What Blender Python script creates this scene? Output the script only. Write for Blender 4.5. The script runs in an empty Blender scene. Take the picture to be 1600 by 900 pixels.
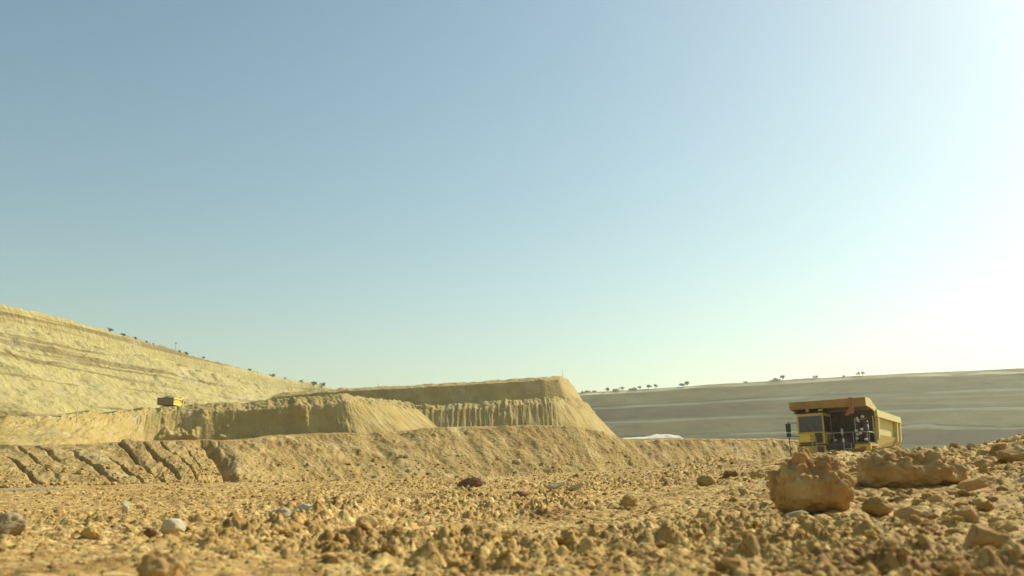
import bpy, bmesh, math, random
import numpy as np
from mathutils import Vector, Matrix, Euler

random.seed(7)
rng = np.random.default_rng(11)
S = bpy.context.scene
COL = S.collection
R = math.radians

# ------------------------------------------------------------------ camera model
F, CX, CY = 1386.0, 800.0, 450.0
TH = math.atan(295.0 / 1386.0)
CT, ST = math.cos(TH), math.sin(TH)
CAMH = 0.45


def P(px, py, Y):
    """point at forward distance Y seen at photo pixel (px, py)"""
    xc = (px - CX) / F
    yc = (CY - py) / F
    t = Y / (CT - yc * ST)
    return np.array([xc * t, Y, CAMH + t * (ST + yc * CT)])


# ------------------------------------------------------------------ noise
def _h(ix, iy, iz, seed):
    n = (ix.astype(np.int64) * 374761393 + iy.astype(np.int64) * 668265263 +
         iz.astype(np.int64) * 2147483647 + seed * 1274126177) & 0xFFFFFFFF
    n = ((n ^ (n >> 13)) * 1274126177) & 0xFFFFFFFF
    n = ((n ^ (n >> 16)) * 2246822519) & 0xFFFFFFFF
    n = n ^ (n >> 15)
    return (n & 0xFFFFFF) / float(0x1000000)


def vn(x, y, seed=0):
    x = np.asarray(x, float); y = np.asarray(y, float)
    ix = np.floor(x); iy = np.floor(y)
    fx = x - ix; fy = y - iy
    ix = ix.astype(np.int64); iy = iy.astype(np.int64); z = np.zeros_like(ix)
    ux = fx * fx * (3 - 2 * fx); uy = fy * fy * (3 - 2 * fy)
    a = _h(ix, iy, z, seed); b = _h(ix + 1, iy, z, seed)
    c = _h(ix, iy + 1, z, seed); d = _h(ix + 1, iy + 1, z, seed)
    return (a + (b - a) * ux) * (1 - uy) + (c + (d - c) * ux) * uy


def fbm(x, y, octv=4, seed=0, gain=0.5):
    s = 0; a = 1; t = 0
    for o in range(octv):
        s = s + a * (vn(x * 2 ** o + 17.3 * o, y * 2 ** o - 9.1 * o, seed + o) * 2 - 1)
        t += a; a *= gain
    return s / t


def vn3(p, seed=0):
    i = np.floor(p).astype(np.int64); f = p - i
    u = f * f * (3 - 2 * f)
    r = 0
    for dx in (0, 1):
        for dy in (0, 1):
            for dz in (0, 1):
                w = (u[:, 0] if dx else 1 - u[:, 0]) * (u[:, 1] if dy else 1 - u[:, 1]) * (u[:, 2] if dz else 1 - u[:, 2])
                r = r + w * _h(i[:, 0] + dx, i[:, 1] + dy, i[:, 2] + dz, seed)
    return r * 2 - 1


def fbm3(p, octv=4, seed=0, gain=0.5):
    s = 0; a = 1; t = 0
    for o in range(octv):
        s = s + a * vn3(p * 2 ** o + 13.7 * o, seed + o); t += a; a *= gain
    return s / t


def worley(x, y, seed=0):
    """F1 distance and the random value of the nearest cell"""
    x = np.asarray(x, float); y = np.asarray(y, float)
    ix = np.floor(x).astype(np.int64); iy = np.floor(y).astype(np.int64)
    z = np.zeros_like(ix)
    best = np.full(x.shape, 9.0); val = np.zeros(x.shape)
    for dx in (-1, 0, 1):
        for dy in (-1, 0, 1):
            cx = ix + dx; cy = iy + dy
            d = (cx + _h(cx, cy, z, seed) - x) ** 2 + (cy + _h(cx, cy, z, seed + 1) - y) ** 2
            m = d < best
            val = np.where(m, _h(cx, cy, z, seed + 2), val)
            best = np.where(m, d, best)
    return np.sqrt(best), val


def worley3(p, seed=0):
    i = np.floor(p).astype(np.int64)
    best = np.full(len(p), 9.0); val = np.zeros(len(p))
    for dx in (-1, 0, 1):
        for dy in (-1, 0, 1):
            for dz in (-1, 0, 1):
                c = i + np.array([dx, dy, dz])
                q = np.stack([_h(c[:, 0], c[:, 1], c[:, 2], seed + k) for k in range(3)], 1)
                d = ((c + q - p) ** 2).sum(1)
                m = d < best
                val = np.where(m, _h(c[:, 0], c[:, 1], c[:, 2], seed + 5), val)
                best = np.where(m, d, best)
    return np.sqrt(best), val


def sst(a, b, x):
    t = np.clip((x - a) / (b - a), 0, 1)
    return t * t * (3 - 2 * t)


# ------------------------------------------------------------------ mesh helpers
def mesh_np(name, verts, quads=None, tris=None, mat=None, smooth=True):
    me = bpy.data.meshes.new(name)
    verts = np.ascontiguousarray(verts, dtype=np.float32)
    me.vertices.add(len(verts))
    me.vertices.foreach_set('co', verts.ravel())
    if quads is not None:
        fa = np.ascontiguousarray(quads, dtype=np.int32); k = 4
    else:
        fa = np.ascontiguousarray(tris, dtype=np.int32); k = 3
    me.loops.add(fa.size)
    me.loops.foreach_set('vertex_index', fa.ravel())
    me.polygons.add(len(fa))
    me.polygons.foreach_set('loop_start', np.arange(0, fa.size, k, dtype=np.int32))
    me.polygons.foreach_set('use_smooth', np.full(len(fa), smooth, dtype=bool))
    me.update(calc_edges=True)
    if mat: me.materials.append(mat)
    return me


def link(name, me, parent=None):
    o = bpy.data.objects.new(name, me)
    COL.objects.link(o)
    if parent is not None: o.parent = parent
    return o


def grid_obj(name, G, mat, kind='structure'):
    """G: rows x cols x 3"""
    r, c = G.shape[:2]
    i = np.arange(r * c).reshape(r, c)
    q = np.stack([i[:-1, :-1], i[:-1, 1:], i[1:, 1:], i[1:, :-1]], -1).reshape(-1, 4)
    o = link(name, mesh_np(name, G.reshape(-1, 3), quads=q, mat=mat))
    if kind: o['kind'] = kind
    return o


def tag(o, label=None, cat=None, group=None, kind=None):
    if label: o['label'] = label
    if cat: o['category'] = cat
    if group: o['group'] = group
    if kind: o['kind'] = kind
    return o


def empty(name, loc, label, cat, group=None, rz=0.0):
    o = bpy.data.objects.new(name, None); COL.objects.link(o)
    o.location = loc; o.rotation_euler = (0, 0, rz); o.empty_display_size = 0.3
    return tag(o, label, cat, group)


class MB:
    """collects boxes, tubes, prisms -> one mesh"""
    def __init__(s): s.bm = bmesh.new()

    def box(s, a, b, bev=0.0, seg=1):
        a = Vector(a); b = Vector(b)
        m = Matrix.Translation((a + b) / 2) @ Matrix.Diagonal((abs(b.x - a.x), abs(b.y - a.y), abs(b.z - a.z), 1))
        r = bmesh.ops.create_cube(s.bm, size=1, matrix=m)
        if bev:
            ed = set(e for v in r['verts'] for e in v.link_edges)
            bmesh.ops.bevel(s.bm, geom=list(ed), offset=bev, segments=seg, affect='EDGES', profile=0.6)
        return s

    def tube(s, a, b, r, r2=None, n=10):
        a = Vector(a); b = Vector(b); d = b - a
        q = d.to_track_quat('Z', 'Y').to_matrix().to_4x4()
        bmesh.ops.create_cone(s.bm, cap_ends=True, segments=n, radius1=r, radius2=r if r2 is None else r2, depth=d.length,
                              matrix=Matrix.Translation((a + b) / 2) @ q)
        return s

    def poly(s, pts, r, n=8):
        for a, b in zip(pts[:-1], pts[1:]): s.tube(a, b, r, n=n)
        return s

    def hexa(s, bot, top):
        """bot, top: four points each, counter-clockwise"""
        v = [s.bm.verts.new(p) for p in list(bot) + list(top)]
        for f in ((3, 2, 1, 0), (4, 5, 6, 7), (0, 1, 5, 4), (1, 2, 6, 5), (2, 3, 7, 6), (3, 0, 4, 7)):
            s.bm.faces.new([v[i] for i in f])
        return s

    def prism_x(s, prof, x0, x1):
        """profile in (y,z) pushed along x"""
        A = [s.bm.verts.new((x0, y, z)) for y, z in prof]; B = [s.bm.verts.new((x1, y, z)) for y, z in prof]
        n = len(prof)
        s.bm.faces.new(A[::-1]); s.bm.faces.new(B)
        for i in range(n):
            j = (i + 1) % n
            s.bm.faces.new((A[i], A[j], B[j], B[i]))
        return s

    def lathe_x(s, prof, c, n=28):
        """profile (x, radius) turned about the x axis through c"""
        rings = []
        for x, r in prof:
            rings.append([s.bm.verts.new((c[0] + x, c[1] + r * math.cos(2 * math.pi * k / n), c[2] + r * math.sin(2 * math.pi * k / n))) for k in range(n)])
        for A, B in zip(rings[:-1], rings[1:]):
            for k in range(n):
                s.bm.faces.new((A[k], A[(k + 1) % n], B[(k + 1) % n], B[k]))
        s.bm.faces.new(rings[0][::-1]); s.bm.faces.new(rings[-1])
        return s

    def build(s, name, mat, parent=None, smooth=False):
        bmesh.ops.recalc_face_normals(s.bm, faces=s.bm.faces[:])
        me = bpy.data.meshes.new(name); s.bm.to_mesh(me); s.bm.free()
        if smooth:
            for p in me.polygons: p.use_smooth = True
        me.materials.append(mat)
        return link(name, me, parent)


# ------------------------------------------------------------------ materials
def new_mat(name):
    m = bpy.data.materials.new(name); m.use_nodes = True
    nt = m.node_tree
    return m, nt, nt.nodes['Principled BSDF']


def mat_dirt(name, stops, scale, bump=0.4, bscale=None, bdist=0.05, stretch=(1, 1, 1), patch=None, patch_scale=0.3, patch_amt=0.6, coord='pos', strata=None, dark=None, clod=None):
    """earth: two-scale noise through a colour ramp, optional paler or darker patches, bump"""
    m, nt, bs = new_mat(name)
    N = nt.nodes; L = nt.links
    if coord == 'pos':
        g = N.new('ShaderNodeNewGeometry'); src = g.outputs['Position']
    else:
        g = N.new('ShaderNodeTexCoord'); src = g.outputs['Object']
    mp = N.new('ShaderNodeMapping'); mp.inputs['Scale'].default_value = stretch
    L.new(src, mp.inputs['Vector'])
    n1 = N.new('ShaderNodeTexNoise'); n1.inputs['Scale'].default_value = scale
    n1.inputs['Detail'].default_value = 8; n1.inputs['Roughness'].default_value = 0.65
    L.new(mp.outputs[0], n1.inputs['Vector'])
    rp = N.new('ShaderNodeValToRGB'); el = rp.color_ramp.elements
    while len(el) < len(stops): el.new(0.5)
    for e, (p, c) in zip(el, stops):
        e.position = p; e.color = (*c, 1)
    L.new(n1.outputs['Fac'], rp.inputs['Fac'])
    col = rp.outputs['Color']
    if strata:
        wv = N.new('ShaderNodeTexNoise'); wv.inputs['Scale'].default_value = 1.0; wv.inputs['Detail'].default_value = 4
        m2 = N.new('ShaderNodeMapping'); m2.inputs['Scale'].default_value = strata[0]
        L.new(src, m2.inputs['Vector']); L.new(m2.outputs[0], wv.inputs['Vector'])
        r2 = N.new('ShaderNodeValToRGB'); r2.color_ramp.elements[0].position = strata[3]; r2.color_ramp.elements[1].position = strata[4]
        L.new(wv.outputs['Fac'], r2.inputs['Fac'])
        mx = N.new('ShaderNodeMix'); mx.data_type = 'RGBA'; mx.inputs['B'].default_value = (*strata[1], 1)
        mm = N.new('ShaderNodeMath'); mm.operation = 'MULTIPLY'; mm.inputs[1].default_value = strata[2]
        L.new(r2.outputs[0], mm.inputs[0]); L.new(mm.outputs[0], mx.inputs['Factor']); L.new(col, mx.inputs['A'])
        col = mx.outputs['Result']
    if patch:
        n2 = N.new('ShaderNodeTexNoise'); n2.inputs['Scale'].default_value = patch_scale; n2.inputs['Detail'].default_value = 6
        n2.inputs['Roughness'].default_value = 0.7
        L.new(mp.outputs[0], n2.inputs['Vector'])
        r2 = N.new('ShaderNodeValToRGB'); r2.color_ramp.elements[0].position = 0.54; r2.color_ramp.elements[1].position = 0.68
        L.new(n2.outputs['Fac'], r2.inputs['Fac'])
        mm = N.new('ShaderNodeMath'); mm.operation = 'MULTIPLY'; mm.inputs[1].default_value = patch_amt
        L.new(r2.outputs[0], mm.inputs[0])
        mx = N.new('ShaderNodeMix'); mx.data_type = 'RGBA'; mx.inputs['B'].default_value = (*patch, 1)
        L.new(mm.outputs[0], mx.inputs['Factor']); L.new(col, mx.inputs['A'])
        col = mx.outputs['Result']
    if dark:
        n3 = N.new('ShaderNodeTexNoise'); n3.inputs['Scale'].default_value = dark[0]; n3.inputs['Detail'].default_value = 7
        n3.inputs['Roughness'].default_value = 0.7; n3.inputs['Distortion'].default_value = 0.6
        L.new(mp.outputs[0], n3.inputs['Vector'])
        r3 = N.new('ShaderNodeValToRGB'); r3.color_ramp.elements[0].position = 0.53; r3.color_ramp.elements[1].position = 0.66
        L.new(n3.outputs['Fac'], r3.inputs['Fac'])
        m3 = N.new('ShaderNodeMath'); m3.operation = 'MULTIPLY'; m3.inputs[1].default_value = dark[2]
        L.new(r3.outputs[0], m3.inputs[0])
        x3 = N.new('ShaderNodeMix'); x3.data_type = 'RGBA'; x3.inputs['B'].default_value = (*dark[1], 1)
        L.new(m3.outputs[0], x3.inputs['Factor']); L.new(col, x3.inputs['A'])
        col = x3.outputs['Result']
    if clod:
        if clod == 'island':
            va = N.new('ShaderNodeNewGeometry').outputs['Random Per Island']
            vb = N.new('ShaderNodeObjectInfo').outputs['Random']
            ad = N.new('ShaderNodeMath'); ad.operation = 'ADD'; L.new(va, ad.inputs[0]); L.new(vb, ad.inputs[1])
            fr = N.new('ShaderNodeMath'); fr.operation = 'FRACT'; L.new(ad.outputs[0], fr.inputs[0]); rnd = fr.outputs[0]
        else:
            vo = N.new('ShaderNodeTexVoronoi'); vo.inputs['Scale'].default_value = clod
            L.new(mp.outputs[0], vo.inputs['Vector'])
            sp = N.new('ShaderNodeSeparateColor'); L.new(vo.outputs['Color'], sp.inputs[0]); rnd = sp.outputs[0]
        cr = N.new('ShaderNodeValToRGB'); ce = cr.color_ramp.elements
        ce[0].position = 0.0; ce[0].color = (0.60, 0.54, 0.48, 1); ce[1].position = 1.0; ce[1].color = (1.35, 1.42, 1.7, 1); e = ce.new(0.955); e.color = (1.12, 1.12, 1.12, 1)
        e = ce.new(0.25); e.color = (0.86, 0.80, 0.74, 1); e = ce.new(0.6); e.color = (1.0, 1.0, 1.0, 1)
        L.new(rnd, cr.inputs['Fac'])
        cm = N.new('ShaderNodeMix'); cm.data_type = 'RGBA'; cm.blend_type = 'MULTIPLY'; cm.inputs['Factor'].default_value = 1
        L.new(col, cm.inputs['A']); L.new(cr.outputs[0], cm.inputs['B']); col = cm.outputs['Result']
    L.new(col, bs.inputs['Base Color'])
    bs.inputs['Roughness'].default_value = 0.95
    bs.inputs['Specular IOR Level'].default_value = 0.15
    nb = N.new('ShaderNodeTexNoise'); nb.inputs['Scale'].default_value = bscale or scale * 6
    nb.inputs['Detail'].default_value = 6; nb.inputs['Roughness'].default_value = 0.6
    L.new(mp.outputs[0], nb.inputs['Vector'])
    b = N.new('ShaderNodeBump'); b.inputs['Strength'].default_value = bump; b.inputs['Distance'].default_value = bdist
    L.new(nb.outputs['Fac'], b.inputs['Height']); L.new(b.outputs[0], bs.inputs['Normal'])
    return m


def mat_paint(name, col, dirt=(0.30, 0.23, 0.12), amt=0.5, rough=0.55, metal=0.0, scale=1.6):
    """painted or bare metal with dust and grime of its own"""
    m, nt, bs = new_mat(name); N = nt.nodes; L = nt.links
    tc = N.new('ShaderNodeTexCoord')
    n = N.new('ShaderNodeTexNoise'); n.inputs['Scale'].default_value = scale; n.inputs['Detail'].default_value = 8; n.inputs['Roughness'].default_value = 0.7
    L.new(tc.outputs['Object'], n.inputs['Vector'])
    rp = N.new('ShaderNodeValToRGB'); rp.color_ramp.elements[0].position = 0.42; rp.color_ramp.elements[1].position = 0.68
    L.new(n.outputs['Fac'], rp.inputs['Fac'])
    mm = N.new('ShaderNodeMath'); mm.operation = 'MULTIPLY'; mm.inputs[1].default_value = amt
    L.new(rp.outputs[0], mm.inputs[0])
    mx = N.new('ShaderNodeMix'); mx.data_type = 'RGBA'
    mx.inputs['A'].default_value = (*col, 1); mx.inputs['B'].default_value = (*dirt, 1)
    L.new(mm.outputs[0], mx.inputs['Factor']); L.new(mx.outputs['Result'], bs.inputs['Base Color'])
    bs.inputs['Roughness'].default_value = rough; bs.inputs['Metallic'].default_value = metal
    return m


def mat_glass(name):
    m, nt, bs = new_mat(name)
    bs.inputs['Base Color'].default_value = (0.05, 0.055, 0.075, 1); bs.inputs['Roughness'].default_value = 0.18
    return m


TAN = [(0.25, (0.26, 0.145, 0.040)), (0.5, (0.47, 0.31, 0.10)), (0.75, (0.60, 0.44, 0.17))]
M = {}
M['ground'] = mat_dirt('ground_dirt', TAN, 2.2, bump=0.9, bscale=28, bdist=0.02, patch=(0.56, 0.43, 0.20), patch_scale=0.45, patch_amt=0.7, dark=(0.75, (0.24, 0.13, 0.042), 0.8), clod=11.0)
M['stone'] = mat_dirt('stone_dirt', clod='island', stops= [(0.3, (0.27, 0.145, 0.040)), (0.5, (0.45, 0.29, 0.09)), (0.75, (0.58, 0.42, 0.16))], scale=4.0, bump=0.7, bscale=35, bdist=0.012)
M['red'] = mat_dirt('reddish_clod', [(0.3, (0.32, 0.165, 0.052)), (0.5, (0.43, 0.258, 0.09)), (0.75, (0.54, 0.375, 0.155))], 3.0, bump=0.7, bscale=26, bdist=0.015)
M['darkred'] = mat_dirt('dark_red_clod', [(0.3, (0.15, 0.075, 0.035)), (0.6, (0.24, 0.13, 0.06)), (0.8, (0.38, 0.25, 0.11))], 6.0, bump=0.7, bscale=30, bdist=0.015)
M['pale'] = mat_dirt('pale_stone', [(0.3, (0.42, 0.32, 0.16)), (0.55, (0.54, 0.46, 0.28)), (0.8, (0.64, 0.58, 0.42))], 5.0, bump=0.6, bscale=25, bdist=0.015)
M['grey'] = mat_dirt('grey_stone', [(0.3, (0.24, 0.18, 0.09)), (0.55, (0.36, 0.28, 0.15)), (0.8, (0.48, 0.40, 0.24))], 5.0, bump=0.7, bscale=25, bdist=0.015)
M['berm'] = mat_dirt('berm_earth', [(0.25, (0.23, 0.14, 0.042)), (0.5, (0.375, 0.255, 0.085)), (0.75, (0.50, 0.37, 0.15))], 0.55, bump=1.0, bscale=3.2, bdist=0.25,
                     patch=(0.55, 0.44, 0.22), patch_scale=0.22, patch_amt=0.6, dark=(0.35, (0.21, 0.125, 0.04), 0.75))
M['terrace'] = mat_dirt('terrace_earth', [(0.25, (0.275, 0.19, 0.056)), (0.5, (0.36, 0.26, 0.082)), (0.75, (0.46, 0.355, 0.135))], 0.16, bump=0.8, bscale=1.0, bdist=0.5,
                        patch=(0.47, 0.41, 0.26), patch_scale=0.12, patch_amt=0.5)
M['hill'] = mat_dirt('hill_earth', [(0.25, (0.30, 0.235, 0.085)), (0.5, (0.40, 0.33, 0.125)), (0.78, (0.50, 0.425, 0.18))], 0.05, bump=1.0, bscale=0.35, bdist=1.6,
                     patch=(0.50, 0.43, 0.26), patch_scale=0.03, patch_amt=0.5, dark=(0.05, (0.29, 0.22, 0.085), 0.6), strata=((0.010, 0.004, 0.30), (0.19, 0.135, 0.045), 0.85, 0.545, 0.60))
M['pit'] = mat_dirt('pit_wall_earth', [(0.25, (0.20, 0.15, 0.055)), (0.5, (0.34, 0.27, 0.105)), (0.78, (0.48, 0.39, 0.17))], 0.06, stretch=(.22, .22, 1), dark=(0.075, (0.15, 0.11, 0.045), 0.5), bump=0.6, bscale=0.3, bdist=2.0,
                    patch=(0.42, 0.37, 0.25), patch_scale=0.06, patch_amt=0.6, strata=((0.005, 0.005, 0.20), (0.66, 0.57, 0.33), 0.35, 0.555, 0.62))
def beds_and_lit_lips(m):  # darker earth beds, plus sunlit bench lips painted in as pale colour
    nt = m.node_tree; N = nt.nodes; L = nt.links; bs = N['Principled BSDF']
    src = bs.inputs['Base Color'].links[0].from_socket
    for nm_, colr, amt in (('bed_tone', (0.13, 0.10, 0.042), 0.95), ('lit_bench_lip', (0.72, 0.60, 0.33), 1.0)):
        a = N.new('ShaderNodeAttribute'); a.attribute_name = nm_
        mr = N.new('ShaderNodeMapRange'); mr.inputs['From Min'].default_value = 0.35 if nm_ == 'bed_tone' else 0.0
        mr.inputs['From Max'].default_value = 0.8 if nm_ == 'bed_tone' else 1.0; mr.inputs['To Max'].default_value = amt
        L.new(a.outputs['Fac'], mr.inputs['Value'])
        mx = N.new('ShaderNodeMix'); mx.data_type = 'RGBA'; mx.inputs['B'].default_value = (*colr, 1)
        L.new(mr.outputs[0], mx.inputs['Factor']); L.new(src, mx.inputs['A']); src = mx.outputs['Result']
    L.new(src, bs.inputs['Base Color'])


beds_and_lit_lips(M['pit'])
M['white_earth'] = mat_dirt('white_earth', [(0.3, (0.55, 0.50, 0.36)), (0.7, (0.68, 0.64, 0.50))], 0.15, bump=0.4, bscale=0.6, bdist=0.3)
M['yellow'] = mat_paint('dusty_yellow_paint', (0.60, 0.40, 0.02), amt=0.55)
M['bright'] = mat_paint('fresh_yellow_paint', (0.78, 0.57, 0.07), amt=0.35)
M['body'] = mat_paint('worn_body_paint', (0.60, 0.51, 0.17), dirt=(0.50, 0.43, 0.23), amt=0.8, rough=0.7)
M['canopy'] = mat_paint('rusty_canopy_paint', (0.33, 0.22, 0.075), dirt=(0.18, 0.09, 0.04), amt=0.8, rough=0.75, scale=0.9)
M['steel'] = mat_paint('dirty_dark_steel', (0.065, 0.055, 0.048), dirt=(0.17, 0.13, 0.085), amt=0.6, rough=0.7)
M['tail'] = mat_paint('dusty_brown_tailgate', (0.17, 0.12, 0.05), dirt=(0.30, 0.21, 0.09), amt=0.6)
M['black'] = mat_paint('black_plastic', (0.022, 0.022, 0.024), dirt=(0.10, 0.08, 0.05), amt=0.4, rough=0.6)
M['rubber'] = mat_paint('dusty_rubber', (0.02, 0.02, 0.02), dirt=(0.16, 0.12, 0.07), amt=0.6, rough=0.9)
M['rail'] = mat_paint('galvanised_rail', (0.40, 0.38, 0.35), amt=0.5, rough=0.4, metal=0.3)
M['white'] = mat_paint('white_paint', (0.55, 0.54, 0.51), amt=0.4, rough=0.5)
M['cloth'] = mat_paint('faded_red_cloth', (0.36, 0.14, 0.07), dirt=(0.36, 0.22, 0.12), amt=0.5, rough=0.9)
M['amber'] = mat_paint('amber_lens', (0.62, 0.36, 0.12), amt=0.3, rough=0.3)
M['glass'] = mat_glass('cab_glass')
M['load'] = mat_dirt('loaded_earth', [(0.3, (0.15, 0.12, 0.06)), (0.7, (0.27, 0.22, 0.12))], 1.2, bump=0.8, bscale=5, bdist=0.2, coord='obj')
M['bark'] = mat_dirt('bark', [(0.3, (0.07, 0.055, 0.035)), (0.7, (0.13, 0.10, 0.07))], 2.0, bump=0.4, bscale=8, coord='obj')
M['leaf'] = mat_dirt('dry_leaves', [(0.3, (0.035, 0.045, 0.022)), (0.7, (0.075, 0.085, 0.04))], 1.2, bump=0.2, bscale=6, coord='obj')
M['leaf2'] = mat_dirt('grey_green_leaves', [(0.3, (0.08, 0.08, 0.04)), (0.7, (0.14, 0.13, 0.065))], 1.2, bump=0.2, bscale=6, coord='obj')
M['wood'] = mat_dirt('grey_pole_wood', [(0.3, (0.10, 0.09, 0.07)), (0.7, (0.17, 0.15, 0.12))], 2.0, coord='obj')

# ------------------------------------------------------------------ the ground
CPX = np.array([-900, -400, 0, 300, 600, 800, 950, 1100, 1200, 1300, 1450, 1550, 1600, 1700, 2100, 2600])
CPY = np.array([770, 768, 766, 759, 750, 745, 737, 724, 715, 709, 706, 697, 684, 672, 660, 660])
CYY = np.array([40, 40, 40, 40, 40, 38, 34, 28, 22, 18, 17, 17, 17, 17, 17, 17.0])


def ground_base(x, y):
    x = np.asarray(x, float); y = np.asarray(y, float)
    yy = np.maximum(y, 0.3)
    px = np.clip(800 + 1417 * x / yy, -900, 2600)
    cy = np.interp(px, CPX, CPY); yc = np.interp(px, CPX, CYY)
    zc = CAMH + (745 - cy) / 1449 * yc
    t = yy / yc
    z1 = zc * np.minimum(t, 1.0) ** 2.2
    fall = 1 - sst(1.0, 1.45, t)
    z = np.where(t < 1, z1, zc * fall)
    z = np.where(y < 0.3, 0, z)
    return z


def ground_disp(x, y):
    r = np.hypot(x, y)
    px = 800 + 1417 * x / np.maximum(y, 0.3)
    near = 1 - sst(60, 140, r)
    rough = 0.5 + 0.5 * sst(250, 900, px + 260 * fbm(x * 0.25, y * 0.25, 3, 50))
    patchy = sst(-0.25, 0.35, fbm(x * 0.5, y * 0.33, 3, 60))
    amp = rough * (0.35 + 0.65 * patchy)
    ridge = np.exp(-((x + 2.0 + 0.25 * fbm(y * 0.5, y * 0, 2, 65)) / 0.42) ** 2) * sst(5.2, 6.5, y) * (1 - sst(12.5, 15, y))
    amp = np.maximum(amp, 0.9 * ridge)
    z = 0.10 * fbm(x * 0.22, y * 0.22, 3, 3) * sst(3, 10, r) + 0.09 * fbm(x * 0.3 + .4 * y, y * 0.85, 4, 8) * sst(4, 12, r) + 0.035 * fbm(x * 1.1, y * 1.1, 4, 5) + 0.10 * ridge
    for sc, hgt, sd, dens in ((0.05, 0.028, 21, 0.85), (0.11, 0.056, 31, 0.7), (0.22, 0.08, 41, 0.36), (0.55, 0.11, 47, 0.06)):
        wx = x + 0.25 * sc * fbm(x / sc, y / sc, 2, sd + 7); wy = y + 0.25 * sc * fbm(x / sc, y / sc, 2, sd + 9)
        f, v = worley(wx / sc, wy / sc, sd)
        b = np.clip(1 - (f / (0.34 + 0.3 * v)) ** 2, 0, 1) ** (0.6 if sc < 0.2 else 0.95)
        z = z + amp * b * hgt * np.where(v < dens, 0.4 + 0.8 * v / dens, 0)
    return z * near


def ground_z(x, y):
    return ground_base(x, y) + ground_disp(x, y)


ang = np.concatenate([np.linspace(-180, -60, 31)[:-1], np.linspace(-60, -34, 60)[:-1], np.linspace(-34, 34, 1150)[:-1],
                      np.linspace(34, 60, 60)[:-1], np.linspace(60, 180, 31)])
rad = np.concatenate([np.geomspace(0.02, 2.5, 50)[:-1], np.geomspace(2.5, 45, 700)[:-1], np.geomspace(45, 160, 60)[:-1], np.geomspace(160, 6000, 30)])
A, RR = np.meshgrid(np.radians(ang), rad)
gx = RR * np.sin(A); gy = RR * np.cos(A)
gz = ground_base(gx, gy) + ground_disp(gx, gy) - sst(300, 420, RR) * 26
grid_obj('ground', np.stack([gx, gy, gz], -1)[:, ::-1], M['ground'])


rx, ry = np.meshgrid(np.linspace(-0.85, -0.47, 120), np.linspace(36.5, 40.5, 40))
rX = rx * ry; rZ = ground_z(rX, ry) * 0.6 + 0.4 * ground_base(rX, ry) + 0.06
edge = np.minimum(np.minimum(ry - 36.5, 40.5 - ry) / .5, (-0.47 - rx) / 0.03); rZ = rZ - 0.25 * (1 - np.clip(edge, 0, 1))
grid_obj('road', np.stack([rX, ry, rZ], -1), M['grey'])


# ------------------------------------------------------------------ banks, terraces and hills
def lines(rows, nu, nv, key=0):
    """rows: list of point lists (px, py, Y); each resampled to nu along its own length share; nv: samples between rows"""
    L = []
    for row in rows:
        pts = np.array([P(*p) if len(p) == 3 else np.array(p[1:]) for p in row])
        L.append(pts)
    n = len(L[0])
    t = np.linspace(0, n - 1, nu)
    res = []
    for pts in L:
        assert len(pts) == n
        # Catmull-like smoothing: linear then light blur
        q = np.stack([np.interp(t, np.arange(n), pts[:, k]) for k in range(3)], -1)
        w = max(1, nu // n // 6)
        ker = np.ones(2 * w + 1) / (2 * w + 1)
        qq = np.pad(q, ((w, w), (0, 0)), mode='reflect', reflect_type='odd')
        q = np.stack([np.convolve(qq[:, k], ker, 'valid') for k in range(3)], -1)
        res.append(q)
    G = []
    for i in range(len(res) - 1):
        m = nv[i]
        for j in range(m):
            f = j / m
            G.append(res[i] * (1 - f) + res[i + 1] * f)
    G.append(res[-1])
    return np.stack(G, 0), t


def normals(G):
    du = np.gradient(G, axis=1); dv = np.gradient(G, axis=0)
    n = np.cross(du, dv)
    n /= np.linalg.norm(n, axis=-1, keepdims=True) + 1e-9
    return n


def arclen(G):
    d = np.linalg.norm(np.diff(G, axis=1), axis=-1)
    return np.concatenate([np.zeros((G.shape[0], 1)), np.cumsum(d, 1)], 1)


# --- berm in front (with the gullied bank at its left end)
def zpt(px, Y, z):
    xc = (px - 800) / 1417.0
    return ('w', xc * Y, Y, z)


bpx = [-700, -300, 0, 120, 220, 300, 350, 450, 560, 700, 850, 930, 980, 1100, 1200, 1250, 1300, 1380]
bty = [44, 46, 48, 50, 53, 58, 64, 72, 78, 84, 90, 94, 98, 108, 118, 123, 128, 136]
bcy = [706, 702, 698, 697, 694, 691, 689, 681, 677, 669, 666, 671, 685, 686, 686, 690, 705, 735]
bcY = [62, 65, 69, 72, 75, 78, 79, 84, 89, 94, 99, 103, 106, 115, 125, 130, 135, 141]
toe = [zpt(p, y, -0.4) for p, y in zip(bpx, bty)]
crest = [(p, c, y) for p, c, y in zip(bpx, bcy, bcY)]
lip = [(p, c - 0.5, y + 2.5) for p, c, y in zip(bpx, bcy, bcY)]
back = []
for p, c, y in zip(bpx, bcy, bcY):
    back.append((p, c + 2.5, 238.0 - 60 * (p < 0)) if p < 900 else zpt(p, y + 22, -1.0))
G, t = lines([toe, crest, lip, back], 1500, [120, 8, 12])
nr = normals(G); U = arclen(G)[60][None, :] * np.ones((G.shape[0], 1))
V = np.zeros(G.shape[:2]); V[:121] = np.linspace(0, 1, 121)[:, None]; V[121:] = 1 + np.linspace(0, 1, 20)[:, None]
pxu = np.interp(t, np.arange(len(bpx)), bpx)[None, :]
gul = 1 - sst(330, 375, pxu)
face = np.clip(sst(0, 0.06, V) * (1 - sst(0.98, 1.08, V)), 0, 1)
sh = U + V * 5.5                    # features run down the slope to the right
d = 0.30 * fbm(sh * 0.28, V * 1.6, 4, 70) + 0.16 * fbm(sh * 0.9, V * 4.0, 4, 75) + 0.10 * fbm(U * 1.6, V * 12, 3, 79)
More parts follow.
